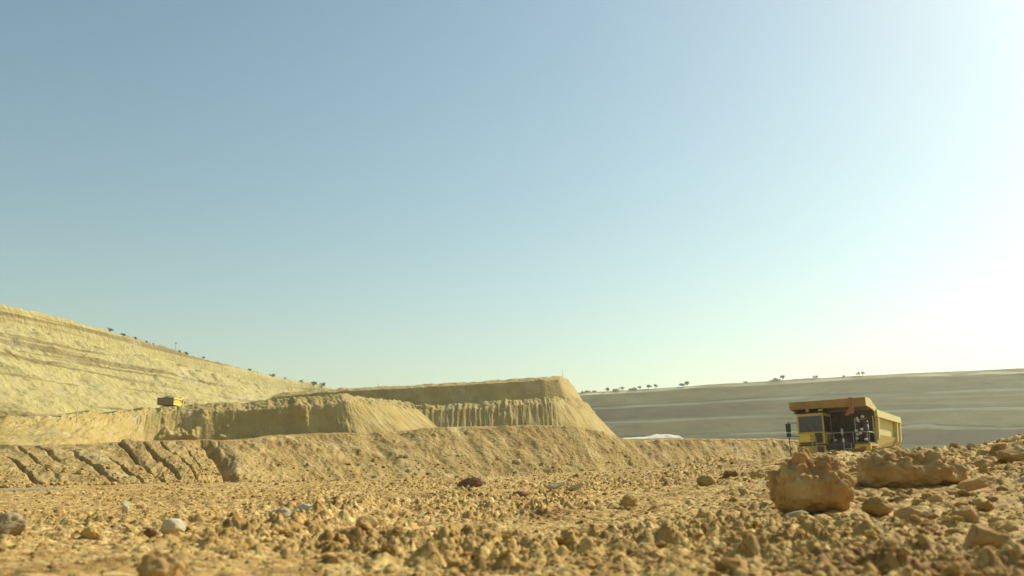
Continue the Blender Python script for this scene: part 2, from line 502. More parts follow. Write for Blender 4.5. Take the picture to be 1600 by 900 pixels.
for sc, hh, sd, dn in ((0.9, 0.22, 81, .10), (1.9, 0.12, 84, .2), (3.4, 0.07, 87, .3)):
    f1, v1 = worley(U * sc + .6 * fbm(U, V * 8, 2, sd), V * 8.0 * sc, sd)
    d = d + hh * np.sqrt(np.clip(1 - (f1 / (0.25 + 1.6 * v1)) ** 2, 0, 1)) * (v1 < dn) * (.35 + .65 * sst(-.1, .4, fbm(U * .12, V * 1.5, 3, sd + 1)))
d = d + 0.22 * np.abs(fbm(sh * 0.5, V * 1.2, 3, 71)) * -1.6
sg = U + V * 8.5 - 2.0 * V * V + 1.6 * fbm(U * 0.16, V * 0.7, 3, 90)
cell = sg / 1.7 + 2.0 * vn(sg / 5.0, V * .5, 89)
fr = np.abs((cell % 1.0) - 0.5); idx = vn(np.floor(cell) + .5, V * 0, 92)
groove = np.exp(-((0.5 - fr) / (0.035 + 0.06 * idx)) ** 2) * (1.3 * sst(.15, .75, vn(np.floor(cell + .5) * 3.7, V * 2.2, 93)))
dg = -0.46 * groove + 0.35 * fbm(sg * 0.3, V * 1.5, 3, 94) + 0.24 * fbm(U * 0.6, V * 9, 4, 95) + .14 * fbm(U * 2.2, V * 18, 4, 96, .6)
d = d * (1 - gul) + dg * gul
cut = np.exp(-((pxu - (318 + 62 * (1 - V))) / (11.0 + 7 * fbm(U * .5, V * 5, 3, 98))) ** 2)
d = d - 0.9 * cut * (1 - sst(0.95, 1.1, V)) * sst(0.0, 0.1, V)
G = G + nr * (d * face)[..., None]
G[..., 1] += (1.6 * fbm(U * 0.12, V * 0, 3, 97) - 0.8) * (1 - sst(0, 0.5, V)) 
BERM = G[:60, 60:-60].copy()
G[..., 2] += 0.28 * fbm(U * 0.09, V * 0, 3, 100) * sst(0.5, 1.0, V) * (1 - sst(1.5, 2, V)) + 0.16 * fbm(U * 0.6, V * 3, 4, 99) * sst(0.85, 1.0, V) * (V < 1.3)
grid_obj('embankment', G, M['berm'])

# --- lower terrace: lit bank at the left, dark cut face, lit right flank
toe = [(-700, 712, 90), (-300, 702, 105), (0, 700, 122), (100, 699, 140), (175, 697, 185), (215, 694, 222), (280, 690, 234), (380, 688, 240), (480, 686, 243), (558, 684, 246), (625, 682, 256), (690, 680, 280), (722, 680, 320)]
ftop = [(-700, 668, 112), (-300, 668, 126), (0, 664, 146), (100, 661, 166), (180, 656, 212), (225, 651, 232), (280, 646, 237.5), (380, 641, 243), (480, 636, 246), (545, 628, 250), (598, 633, 264), (650, 640, 292), (675, 644, 330)]
crest = [(-700, 650, 120), (-300, 654, 134), (0, 651, 154), (100, 648, 174), (185, 643, 220), (232, 639, 238), (280, 635, 243), (380, 628, 249), (470, 620, 252), (535, 615, 256), (580, 622, 272), (630, 627, 305), (655, 632, 345)]
C0 = [P(*p) for p in crest]
back = []
for i, c in enumerate(C0):
    k = i / (len(C0) - 1)
    back.append(('w', c[0] - 170 * (1 - k) ** 1.2 - 5, c[1] + 150 * (0.5 + 0.5 * k), c[2] + 0.4))
G, t = lines([toe, ftop, crest, back], 1500, [80, 24, 24])
nr = normals(G); U = arclen(G)[60][None, :] * np.ones((G.shape[0], 1))
V = np.concatenate([np.linspace(0, 1, 81)[:-1], 1 + np.linspace(0, 1, 25)[:-1], 2 + np.linspace(0, 1, 25)])[:, None] * np.ones((1, G.shape[1]))
w1 = sst(4.0, 5.2, t)[None, :]       # where the cut face begins
w2 = sst(8.8, 9.4, t)[None, :]       # right flank
flute = fbm(U * 0.32, V * 0.5, 3, 110) + 0.55 * fbm(U * 0.9, V * 1.2, 3, 114)
blobs = np.clip(fbm(U * 0.2, V * 1.1, 4, 118) - 0.0 - .16 * V, 0, 1)
df = 0.42 * flute + 4.6 * blobs * (1 - 0.5 * sst(5.5, 8, t)[None, :])
db = 0.9 * fbm(U * 0.06, V * 2.5, 4, 121) + 0.25 * fbm(U * 0.3, V * 6, 3, 125)
ds = 0.5 * fbm((U + V * 6) * 0.35, V * 0.8, 4, 128)
d = (db * (1 - w1) + (df * (1 - w2) + ds * w2) * w1) * (sst(0, 0.1, V) * (1 - sst(1.9, 2.2, V)))
d = d + 0.5 * fbm(U * 0.6, V * 4, 3, 131) * sst(0.8, 1.1, V) * (1 - sst(2.0, 2.2, V))
G = G + nr * d[..., None]
grid_obj('terrain', G, M['terrace'])

# --- middle terrace: fluted cut face and lit right flank
toe = [(560, 690, 282), (640, 684, 288), (720, 678, 292), (800, 676, 296), (868, 676, 300), (908, 684, 306), (944, 690, 322), (964, 692, 360), (974, 692, 420)]
ftop = [(560, 646, 292), (640, 642, 296), (720, 639, 299), (800, 634, 303), (862, 630, 307), (893, 636, 316), (914, 640, 332), (925, 646, 366), (932, 650, 420)]
crest = [(560, 639, 298), (640, 634, 301), (720, 631, 305), (800, 626, 309), (860, 622, 313), (888, 621, 322), (905, 623, 338), (912, 628, 370), (918, 632, 420)]
C0 = [P(*p) for p in crest]
back = [('w', c[0] - 6 * i / 8, c[1] + 60, c[2] + 0.3) for i, c in enumerate(C0)]
G, t = lines([toe, ftop, crest, back], 1200, [80, 20, 10])
nr = normals(G); U = arclen(G)[60][None, :] * np.ones((G.shape[0], 1))
V = np.concatenate([np.linspace(0, 1, 81)[:-1], 1 + np.linspace(0, 1, 21)[:-1], 2 + np.linspace(0, 1, 11)])[:, None] * np.ones((1, G.shape[1]))
w2 = sst(3.8, 4.5, t)[None, :]
ph = U * 2 * math.pi / 1.9 + 4.5 * fbm(U * 0.12, V * 0.35, 3, 140)
df = 0.14 * np.sin(ph) * sst(.25, .8, vn(U * 0.22, V * 1.2, 143)) + 0.62 * fbm(U * 0.33, V * 0.7, 4, 145) + 0.42 * fbm(U * 1.0, V * 1.6, 3, 146)
df = df + 1.6 * np.clip(fbm(U * 0.14, V * 1.3, 4, 147) - .18, 0, 1)
ds = 0.8 * fbm((U + V * 7) * 0.22, V * 0.9, 4, 148)
d = (df * (1 - w2) + ds * w2) * sst(0, 0.1, V) * (1 - sst(1.9, 2.2, V))
d = d + 0.55 * fbm(U * 0.5, V * 4, 3, 151) * sst(0.85, 1.15, V) * (1 - sst(2.0, 2.2, V))
G = G + nr * d[..., None]
grid_obj('terrain', G, M['terrace'])

# --- upper terrace: long smooth dark wall
toe = [(396, 652, 322), (425, 648, 322), (520, 644, 322), (640, 640, 322), (760, 635, 324), (850, 631, 328), (888, 629, 332), (906, 629, 344), (914, 632, 420)]
ftop = [(400, 632, 325), (430, 621, 325), (520, 612, 325), (640, 606.5, 325), (760, 600, 327), (845, 594, 331), (876, 594, 336), (891, 602, 352), (899, 608, 420)]
crest = [(412, 628, 334), (437, 613.5, 334), (520, 607.5, 334), (640, 602, 334), (760, 595.5, 335), (845, 589, 337), (876, 587.5, 343), (886, 592, 360), (892, 600, 420)]
C0 = [P(*p) for p in crest]
back = [('w', c[0], c[1] + 50, c[2] - 3.0) for c in C0]
G, t = lines([toe, ftop, crest, back], 1100, [60, 16, 8])
nr = normals(G); U = arclen(G)[40][None, :] * np.ones((G.shape[0], 1))
V = np.concatenate([np.linspace(0, 1, 61)[:-1], 1 + np.linspace(0, 1, 17)[:-1], 2 + np.linspace(0, 1, 9)])[:, None] * np.ones((1, G.shape[1]))
d = (0.16 * fbm(U * 0.3, V * 0.7, 3, 160)) * sst(0, 0.1, V) + 0.5 * fbm(U * 0.45, V * 3, 4, 163) * sst(0.8, 1.1, V)
d = d * (1 - sst(2.0, 2.4, V))
G = G + nr * d[..., None]
grid_obj('terrain', G, M['terrace'])

# --- left hill: long receding highwall
hp = np.array([-900, -500, -200, 0, 60, 150, 210, 270, 350, 420, 470, 512, 535, 560])
hy = np.array([260, 360, 425, 470.5, 486, 509, 528, 545, 566, 584, 594, 602, 618, 640])
hz = np.array([81.0] * 11 + [80, 74, 62])
hY = hz * 1449 / (745 - hy)
crest = [zpt(p, Y, z + .45) for p, Y, z in zip(hp, hY, hz)]
toe = []
for c in crest:
    toe.append(('w', c[1] + 104 + 0.0 * c[2], c[2] - 40, 8.0))
back = [('w', c[1] - 90, c[2] + 40, c[3] - 22) for c in crest]
G, t = lines([toe, crest, back], 1300, [260, 12])
nr = normals(G); U = arclen(G)[130][None, :] * np.ones((G.shape[0], 1))
V = np.concatenate([np.linspace(0, 1, 261)[:-1], 1 + np.linspace(0, 1, 13)])[:, None] * np.ones((1, G.shape[1]))
Z = G[..., 2]
zs = Z + 5 * fbm(U * 0.012, V * 1.5, 3, 170)
step = 0
for z0, a in ((74, 3.0), (66, 4.0), (60, 3.2), (46, 2.2), (30, 2.0)):
    step = step + 1.5 * a * (0.35 + 1.1 * vn(U * 0.02 + z0, V * 0, 171)) * sst(-0.8, 0.8, z0 - zs)
d = step - 8 + 2.0 * fbm(U * 0.03, V * 5, 4, 173) + 2.4 * fbm(U * 0.08, V * 16, 5, 176, 0.6)
f1, v1 = worley(U * 0.07, V * 9, 179)
d = d + 1.3 * np.sqrt(np.clip(1 - (f1 / 0.5) ** 2, 0, 1)) * (v1 < 0.3) * sst(0.35, 0.5, V) * (1 - sst(0.8, 0.9, V))
d = d * (1 - sst(0.93, 1.0, V))
G = G + nr * d[..., None]
G[..., 2] += (1.3 * fbm(U * 0.05, V * 0, 4, 182) + .7 * fbm(U * 0.25, V * 0, 3, 184)) * sst(0.93, 1.0, V)
grid_obj('hill', G, M['hill'])

# --- far pit wall on the right
wp = np.array([820, 880, 1000, 1115, 1230, 1400, 1600, 1900, 2300, 2800])
wy = np.array([616, 613, 606, 598, 590.5, 581, 571.5, 557, 540, 520])
wz = 90.0
wY = wz * 1449 / (745 - wy)
CR = np.array([[(p - 800) / 1417 * Y, Y, wz + .45] for p, Y in zip(wp, wY)])
nu = 1300
tt = np.linspace(0, len(wp) - 1, nu)
CRs = np.stack([np.interp(tt, np.arange(len(wp)), CR[:, k]) for k in range(3)], -1)
prof = [(0.0, 0.0)]
nb = 7
hb = 115.0 / nb
prng = random.Random(5)
for i in range(nb):
    fh = hb * prng.uniform(0.68, 0.86)
    x, z = prof[-1]
    th = hb - fh
    x1 = x + th / math.tan(R(19)); z1 = z - th           # loose slope at the lip
    prof.append((x1, z1)); prof.append((x1 + fh / math.tan(R(66)), z1 - fh))
prof = np.array(prof)
seg = np.concatenate([[0], np.cumsum(np.hypot(*np.diff(prof, axis=0).T))])
ss = np.linspace(0, seg[-1], 260)
po = np.interp(ss, seg, prof[:, 0]); pz = np.interp(ss, seg, prof[:, 1])
U = np.concatenate([[0], np.cumsum(np.linalg.norm(np.diff(CRs, axis=0), axis=-1))])
SS, UU = np.meshgrid(ss, U, indexing='ij')
shift = 6 * fbm(UU * 0.005, SS * 0.004, 3, 190) + 2.2 * fbm(UU * 0.03, SS * 0.03, 3, 193)
shift = shift * sst(0, 14, SS)
SW = np.clip(SS + shift, 0, seg[-1])
PO = np.interp(SW, seg, prof[:, 0]); PZ = np.interp(SW, seg, prof[:, 1])
blend = np.clip(1.0 + 0.7 * fbm(UU * 0.005, SS * 0.012, 3, 196), 0, 1)
avg = SS * (prof[-1, 1] / seg[-1]); avo = SS * (prof[-1, 0] / seg[-1])
PZ = PZ * blend + avg * (1 - blend); PO = PO * blend + avo * (1 - blend)
dirn = np.array([-0.18, -0.98, 0])
G = CRs[None, :, :] + PO[..., None] * dirn + PZ[..., None] * np.array([0, 0, 1.0])
nr = normals(G)
G = G - np.abs(nr) * 0 + nr * ((1.3 * fbm(UU * 0.016, SS * 0.05, 5, 200, .6) + 3.0 * np.clip(fbm(UU * .012, SS * .03, 4, 205) - .1, 0, 1)) * sst(0, 10, SS))[..., None]
PXW = np.interp(tt, np.arange(len(wp)), wp)[None, :]
spur = sst(1330, 1440, PXW) * sst(45, 80, SS)
G = G + normals(G) * (spur * (9 * fbm(UU * .010 + SS * .012, SS * .016, 5, 207, .6)))[..., None]
G[0, :, 2] += 0.5 * fbm(U * 0.05, U * 0, 3, 203)
top = G[:1] + np.array([0, 500.0, -2.0])
G = np.concatenate([G[::-1], top], 0)
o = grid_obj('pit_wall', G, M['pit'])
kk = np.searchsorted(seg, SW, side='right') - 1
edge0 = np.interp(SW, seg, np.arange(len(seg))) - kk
lip = (kk % 2 == 0) * sst(0.25, 0.6, edge0) + (kk % 2 == 1) * (1 - sst(0.0, 0.08, edge0))  # mask along the bench lips, coloured pale as if the sun caught them
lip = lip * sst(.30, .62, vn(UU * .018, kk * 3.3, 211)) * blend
tone = 0.5 + 0.8 * fbm(UU * .004, (kk // 2) * 2.7 + SS * .004, 3, 214) + .35 * fbm(UU * .02, SS * .08, 4, 217)
for nm_, arr in (('lit_bench_lip', lip), ('bed_tone', tone)):
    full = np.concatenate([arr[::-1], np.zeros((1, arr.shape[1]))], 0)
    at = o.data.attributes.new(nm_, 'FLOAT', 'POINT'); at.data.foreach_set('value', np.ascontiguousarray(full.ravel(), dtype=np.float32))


# --- white washed-out flat and heap at the foot of the terraces
nu_, nv_ = 120, 24
hp0 = P(950, 687.5, 330); hp1 = P(1066, 687.5, 330)
uu = np.linspace(0, 1, nu_); vv = np.linspace(-1, 1, nv_)
prof_h = np.interp(uu, [0, .1, .35, .5, .62, .8, .93, 1.0], [0.0, .5, 0.9, 1.1, 1.9, 2.1, 1.5, 0.0])
G = np.zeros((nv_, nu_, 3))
for j, v in enumerate(vv):
    q = hp0[None] * (1 - uu[:, None]) + hp1[None] * uu[:, None]
    hgt = prof_h * (1 - v * v) ** 0.8
    G[j] = q + np.stack([0 * uu, np.full(nu_, v * 9.0), hgt * (1 + .25 * fbm(uu * 14, uu * 0 + v * 2, 3, 210))], -1)
low = G.copy(); low[..., 2] = -3.0
G = np.concatenate([low[:1], G, low[-1:]], 0)
o = grid_obj('spoil_heap', G, M['white_earth'], kind=None)
tag(o, 'low chalk-white heap of earth beyond the embankment at the foot of the terraces', 'earth heap')


# ------------------------------------------------------------------ stones
def ico(sub):
    bm = bmesh.new(); bmesh.ops.create_icosphere(bm, subdivisions=sub, radius=1.0)
    bm.verts.ensure_lookup_table()
    v = np.array([x.co[:] for x in bm.verts]); f = np.array([[q.index for q in p.verts] for p in bm.faces])
    bm.free(); return v, f


ICO = {k: ico(k) for k in (1, 2, 3, 4, 5, 6)}


def stone_verts(sub, seed, facet=5, rough=0.25, lump=0.0, box=0.0):
    v, f = ICO[sub]
    v = v.copy(); r0 = np.random.default_rng(seed)
    n = v / np.linalg.norm(v, axis=1, keepdims=True)
    if box:
        e = 1.0 / ((np.abs(n) ** (2 + 6 * box)).sum(1) ** (1 / (2 + 6 * box)))
        v = n * e[:, None] * 0.85
    for k in range(facet):                     # chop flat facets
        dn = r0.normal(size=3); dn /= np.linalg.norm(dn)
        h = r0.uniform(0.55, 0.85)
        dd = v @ dn - h
        v = v - np.where(dd > 0, dd, 0)[:, None] * dn * 0.97
    k = 1 + rough * fbm3(n * 1.6 + seed * 3.1, 4, seed) + rough * 0.35 * fbm3(n * 6 + seed, 3, seed + 9)
    if lump:
        f1, v1 = worley3(n * 4.2 + seed, seed)
        k = k + lump * (np.sqrt(np.clip(1 - (f1 / 0.6) ** 2, 0, 1)) * (0.3 + v1) - 0.35)
    return v * k[:, None], f


VAR = [stone_verts(2, 100 + i, facet=8, rough=0.3) for i in range(14)]
VAR1 = [stone_verts(1, 200 + i, facet=4) for i in range(10)]


def rotm():
    return np.array(Euler((random.uniform(0, 6.28), random.uniform(0, 6.28), random.uniform(0, 6.28))).to_matrix())


cand = []
N = 42000
px_ = rng.uniform(-260, 1860, N); rr_ = np.exp(rng.uniform(math.log(3.4), math.log(38), N))
yy_ = rr_; xx_ = (px_ - 800) / 1417 * yy_
dens = 0.25 + 0.75 * sst(250, 1000, px_ + 220 * fbm(xx_ * 0.35, yy_ * 0.3, 3, 50))
dens *= 0.35 + 0.65 * sst(-0.3, 0.3, fbm(xx_ * 0.5, yy_ * 0.33, 3, 60))
keep = rng.uniform(0, 1, N) < dens
big = 1 + 0.9 * sst(1380, 1560, px_) * sst(9, 12, yy_)
size = 0.0085 * (rng.uniform(0.003, 1, N) ** -0.42) * big
size = np.maximum(size, 1.3 * rr_ / 1417); size = np.minimum(size, (0.017 + 0.0036 * rr_) * big)
KEEP_OUT = [(-0.6 + 3.3, 8.0, 0.9), (4.6, 10.3, 1.1)]
# coarser clods over the mound on the right
M2 = 1500
pxm = rng.uniform(1130, 1760, M2); ym = np.exp(rng.uniform(math.log(5.5), math.log(18), M2))
sm = (3.6 + 9.5 * rng.uniform(0, 1, M2) ** 3) / 1417 * ym
px_ = np.concatenate([px_, pxm]); rr_ = np.concatenate([rr_, ym]); yy_ = rr_; xx_ = (px_ - 800) / 1417 * yy_
size = np.concatenate([size, sm]); keep = np.concatenate([keep, rng.uniform(0, 1, M2) < .25 + .75 * sst(1180, 1420, pxm)]); N += M2
# many small clods over the middle distance
M3 = 9000
pxm = rng.uniform(-120, 1350, M3); ym = np.exp(rng.uniform(math.log(9), math.log(43), M3))
sm = (1.1 + 3.6 * rng.uniform(0, 1, M3) ** 4) / 1417 * ym
px_ = np.concatenate([px_, pxm]); rr_ = np.concatenate([rr_, ym]); yy_ = rr_; xx_ = (px_ - 800) / 1417 * yy_
size = np.concatenate([size, sm]); keep = np.concatenate([keep, rng.uniform(0, 1, M3) < .2 + .8 * sst(-.35, .25, fbm(xx_[-M3:] * .3, yy_[-M3:] * .22, 3, 61))]); N += M3
zz_ = ground_z(xx_, yy_)
items = [(size[i] / rr_[i], i) for i in range(N) if keep[i]]
items.sort(reverse=True)

# placed by hand: (name, px, base py, Y or None, w px, h px, material, sub, facets, label)
def find_Y(px, py):
    ys = np.concatenate([np.arange(3.2, 45, 0.05)])
    xs = (px - 800) / 1417 * ys
    z = ground_base(xs, ys)
    pyv = 745 - (z - CAMH) / ys * 1449
    k = int(np.argmin(np.abs(pyv - py) + 0.02 * ys))
    return float(ys[k])


HAND = [
    ('rock', 1525, 776, 62, 34, 'red', 'thin tilted slab of earth propped beside the right-hand boulder', 'slab'),
    ('rock', 1528, 856, 72, 40, 'red', 'reddish angular rock in the right foreground below the tilted slab', 'wedge'),
    ('rock', 1497, 822, 44, 32, 'red', 'squarish reddish stone midway between the tilted slab and the angular rock', 'block'),
    ('rock', 1362, 806, 56, 30, 'stone', 'broad tan clod lying just right of the left-hand boulder', 'clod'),
    ('rock', 1412, 818, 40, 26, 'red', 'small tan-red stone in the row of clods in front of the right-hand boulder', 'block'),
    ('rock', 1240, 818, 44, 22, 'grey', 'flat grey-brown clod lying under the front edge of the left-hand boulder', 'slab'),
    ('rock', 1140, 898, 64, 34, 'stone', 'pale tan oblong block at the bottom edge of the photo', 'block'),
    ('rock', 1103, 764, 32, 24, 'stone', 'upright rounded clod on the rubble left of the two boulders', 'clod'),
    ('rock', 735, 766, 46, 20, 'darkred', 'dark red-brown lump at the foot of the embankment', 'clod'),
    ('rock', 815, 783, 34, 16, 'darkred', 'small dark red clod right of the larger red-brown lump', 'clod'),
    ('rock', 868, 768, 34, 16, 'pale', 'whitish flat stone, left one of two side by side', 'slab'),
    ('rock', 898, 770, 34, 15, 'pale', 'whitish flat stone, right one of two side by side', 'slab'),
    ('rock', 577, 832, 38, 26, 'red', 'dark-faced brown stone in the middle foreground beside a sandy patch', 'block'),
    ('rock', 708, 846, 34, 26, 'stone', 'pale tan wedge-shaped stone in the middle foreground', 'wedge'),
    ('rock', 200, 802, 16, 20, 'pale', 'small bright white stone standing up on the left ground', 'wedge'),
    ('rock', 277, 836, 38, 26, 'pale', 'pale grey block lying on the left ground', 'block'),
    ('rock', 243, 838, 22, 15, 'darkred', 'small dark stone touching the pale grey block', 'clod'),
    ('rock', 440, 822, 50, 30, 'grey', 'crumbled grey clod, left one on the rubble ridge', 'clod'),
    ('rock', 482, 812, 46, 24, 'pale', 'crumbled pale clod, right one on the rubble ridge', 'clod'),
    ('rock', 22, 834, 54, 34, 'grey', 'dark grey rock at the left edge of the photo', 'clod'),
    ('rock', 264, 906, 74, 48, 'red', 'large blurred brown rock at the bottom left of the photo', 'clod'),
    ('rock', 150, 838, 34, 20, 'stone', 'tan rounded stone right of the dark grey rock', 'clod'),
    ('rock', 1592, 730, 60, 36, 'red', 'big reddish clod on top of the rubble at the right edge', 'clod'),
    ('rock', 1545, 738, 48, 22, 'red', 'wide reddish clod on the rubble just behind the tilted slab', 'clod'),
    ('rock', 985, 792, 36, 20, 'stone', 'tan oblong clod on the open rubble between the white stones and the boulders', 'clod'),
]
for k, (nm, px, py, w, h, mt, lab, shp) in enumerate(HAND):
    Y = find_Y(px, py)
    X = (px - 800) / 1417 * Y
    z = float(ground_base(X, Y))
    ww = w / 1417 * Y / 2; hh = h / 1417 * Y / 2
    v, f = stone_verts(4, 300 + k, facet=13 if shp != 'clod' else 5, rough=0.24 if shp != 'clod' else 0.28,
                       lump=0.16 if shp == 'clod' else 0.04, box=0.25 if shp == 'slab' else 0)
    if shp == 'wedge':
        v[:, 0] *= 1 - 0.35 * v[:, 2]
    dep = ww * (0.8 if shp != 'slab' else 0.9)
    ext = np.abs(v).max(0)
    v = v / ext * np.array([ww, dep, hh * 1.25 if shp != 'slab' else hh * 0.62])
    a = Euler((random.uniform(-.15, .15), random.uniform(-.18, .18) if shp != 'slab' else random.uniform(-.3, -.15), random.uniform(-.4, .4))).to_matrix()
    v = v @ np.array(a).T
    o = link(nm, mesh_np('rock', v, tris=f, mat=M[mt]))
    o.location = (X, Y, z + hh * (0.8 if shp != 'slab' else 1.15))
    tag(o, lab, 'rock')
    KEEP_OUT.append((X, Y, ww * 0.9))

# the pale stone on the crest of the gullied bank
q = P(270, 703, 76)
v, f = stone_verts(3, 350, facet=7, rough=0.2)
o = link('rock', mesh_np('rock', v * np.array([.55, .5, .5]), tris=f, mat=M['pale'])); o.location = q + np.array([0, 0, .15])
tag(o, 'chalky white stone at the top of the gullied bank', 'rock')


for k in range(12):
    px, py = random.gauss(462, 26), random.uniform(796, 834)
    Y = find_Y(px, py); X = (px - 800) / 1417 * Y; s = random.uniform(3.5, 8) / 1417 * Y
    v, f = stone_verts(3, 360 + k, facet=8, rough=0.3)
    o = link('stone', mesh_np('stone', v * np.array([s * 1.2, s, s * .8]), tris=f, mat=M['pale'], smooth=False)); o.location = (X, Y, float(ground_z(X, Y)) + .2 * s)
    tag(o, 'small pale grey fragment in the crumbled cluster on the left rubble ridge', 'stone', 'pale fragments of the crumbled cluster')
bp = BERM.reshape(-1, 3); bpx_ = 800 + 1417 * bp[:, 0] / bp[:, 1]; bpy_ = 745 - (bp[:, 2] - CAMH) / bp[:, 1] * 1449
for k, (px, py, w) in enumerate([(634, 712, 9), (628, 706, 7), (640, 736, 9), (650, 741, 7), (636, 729, 6), (697, 738, 8), (716, 705, 6), (808, 722, 10), (722, 709, 5), (655, 734, 5)]):
    q = bp[int(np.argmin((bpx_ - px) ** 2 + (bpy_ - py) ** 2))]; s = w / 1417 * q[1] / 2
    v, f = stone_verts(3, 380 + k, facet=8, rough=0.3)
    o = link('stone', mesh_np('stone', v * np.array([s * 1.2, s, s * .9]), tris=f, mat=M['pale'], smooth=False)); o.location = q + np.array([0, -.2 * s, .2 * s])
    tag(o, 'small pale stone tumbled onto the slope of the embankment', 'stone', 'pale stones on the embankment slope')


# the two big boulders
def boulder(name, px0, px1, pytop, pybase, Y, seed, label, shape):
    v, f = ICO[6]
    n = v / np.linalg.norm(v, axis=1, keepdims=True)
    p = shape['p']
    e = 1.0 / ((np.abs(n) ** p).sum(1) ** (1 / p))
    v = n * e[:, None]
    W = (px1 - px0) / 1417 * Y / 2; H = (pybase - pytop) / 1449 * Y / 2
    Dp = W * shape['dep']
    x, y, z = v[:, 0].copy(), v[:, 1].copy(), v[:, 2].copy()
    # top outline along x, falling backwards a little; undercut foot
    topz = np.interp(x, shape['tx'], shape['tz'])
    z = np.where(z > 0, z * topz, z)
    y = np.where(y < 0, y * (1 - shape['lean'] * sst(shape['z0'], 1.15, z)), y)
    y = np.where(y < 0, y * (1 - shape['under'] * sst(-0.35, -1.0, z)), y)
    q = np.stack([x * W, y * Dp, z * H], -1)
    up = sst(-0.25, 0.5, z + 0.35 * sst(-0.2, 0.8, y) + 0.25 * vn3(q * 5, seed))
    nn = n
    f1, v1 = worley3(q / 0.11 + seed, seed)
    f2, v2 = worley3(q / 0.21 + seed, seed + 20)
    f3, v3 = worley3(q / 0.055 + seed, seed + 40)
    f4, v4 = worley3(q / 0.085 + seed, seed + 50)
    lump = 0.040 * np.sqrt(np.clip(1 - (f1 / 0.62) ** 2, 0, 1)) * (0.2 + v1) + 0.038 * np.sqrt(np.clip(1 - (f2 / 0.62) ** 2, 0, 1)) * (v2 > .35) + \
        0.030 * np.sqrt(np.clip(1 - (f3 / 0.6) ** 2, 0, 1)) * v3 + 0.032 * np.sqrt(np.clip(1 - (f4 / 0.55) ** 2, 0, 1)) * v4
    dd = (0.25 + 0.75 * up) * (lump - 0.045) + 0.045 * fbm3(q * 2.6 + seed, 4, seed + 60) + 0.028 * fbm3(q * 9 + seed, 4, seed + 66) + .014 * fbm3(q * 26, 3, seed + 70, .6)
    dd = dd + 0.022 * (1 - up) * (np.sqrt(np.clip(1 - (f2 / 0.8) ** 2, 0, 1)) * v2 - 0.3)
    rg = 1 - np.abs(fbm3(q * 7 + seed, 4, seed + 80)) * 3.2
    dd = dd - 0.014 * np.clip(rg, 0, 1) ** 3 + 0.020 * fbm3(q * 5 + 40, 3, seed + 85)
    dd = dd + 0.030 * (v1 - .5) * up + 0.016 * (v3 - .5) * (0.3 + up) + 0.014 * (v2 - .5)
    q = q + nn * dd[:, None]
    X = ((px0 + px1) / 2 - 800) / 1417 * Y
    zb = float(ground_base(X, Y))
    o = link(name, mesh_np(name, q, tris=f, mat=M['red']))
    X = X * (Y + Dp * 0.75) / Y
    o.location = (X, Y + Dp * 0.75, zb + H * 0.92)
    o.rotation_euler = (0, 0, shape['rz'])
    tag(o, label, 'boulder')
    KEEP_OUT.append((X, Y + Dp * .6, W * 1.05))
    return o


boulder('boulder', 1208, 1325, 706, 803, find_Y(1270, 803), 415,
        'left-hand boulder of crumbly reddish earth, block-like with a lumpy top',
        dict(p=4.0, dep=1.0, lean=0.6, z0=-0.15, under=0.16, rz=0.05, tx=[-1, -.8, -.55, -.2, .5, .8, 1], tz=[.5, .6, .85, 1.0, 1.0, .85, .5]))
boulder('boulder', 1346, 1496, 699, 770, find_Y(1420, 770), 402,
        'right-hand boulder of crumbly reddish earth, long and low with a dark undercut foot',
        dict(p=3.0, dep=0.85, lean=0.5, z0=-0.1, under=0.30, rz=-0.06, tx=[-1, -.8, -.5, 0, .35, .55, .75, 1], tz=[.6, .9, 1.0, 1.0, 1.0, .9, .7, .3]))

# 300 individual stones, then the rest as one rubble object
me_var = {}
stone_mats = ['stone', 'stone', 'stone', 'red', 'stone', 'pale']
for i, (vv_, ff_) in enumerate(VAR):
    vs, fs = stone_verts(3, 100 + i, facet=9, rough=0.34, lump=0.10)
    me_var[i] = mesh_np('stone', vs, tris=fs, smooth=bool(i % 3 == 0), mat=M['stone'] if i % 6 else M['red'])


def blocked(x, y):
    return any((x - a) ** 2 + (y - b) ** 2 < c * c for a, b, c in KEEP_OUT)


n_ind = 0
SV, SF, off = [], [], 0
for sc_, i in items:
    x, y, s = xx_[i], yy_[i], size[i]
    if blocked(x, y): continue
    vis = -10 < px_[i] < 1610 and (745 - (zz_[i] - CAMH) / y * 1449) < 905
    if vis and n_ind < 290:
        o = link('stone', me_var[random.randrange(len(VAR))])
        o.location = (x, y, zz_[i] + 0.12 * s)
        o.scale = (s * random.uniform(.8, 1.3), s * random.uniform(.8, 1.3), s * random.uniform(.55, .85))
        o.rotation_euler = (random.uniform(-.4, .4), random.uniform(-.4, .4), random.uniform(0, 6.28))
        tag(o, 'small dusty stone lying loose among the foreground rubble', 'stone', 'small stones strewn over the foreground rubble')
        n_ind += 1
    else:
        vb, fb = (VAR if s / rr_[i] * 1417 > 4 else VAR1)[random.randrange(10)]
        q = vb @ rotm().T * np.array([s, s, s * 0.72]) + np.array([x, y, zz_[i] + 0.1 * s])
        SV.append(q); SF.append(fb + off); off += len(q)
for _ in range(2600):                      # debris along the foot of the embankment
    j = int(60 * random.random() ** 2.6); q0 = BERM[j, random.randrange(BERM.shape[1])]
    if q0[2] < -.05: q0 = q0 + np.array([0, -random.random() * 2.5, 0]); q0[2] = float(ground_z(q0[0], q0[1]))
    s = 0.05 * random.uniform(.05, 1) ** -.55
    vb, fb = VAR1[random.randrange(10)]
    SV.append(vb @ rotm().T * np.array([s, s, s * .75]) + q0 + np.array([0, 0, .2 * s])); SF.append(fb + off); off += len(vb)
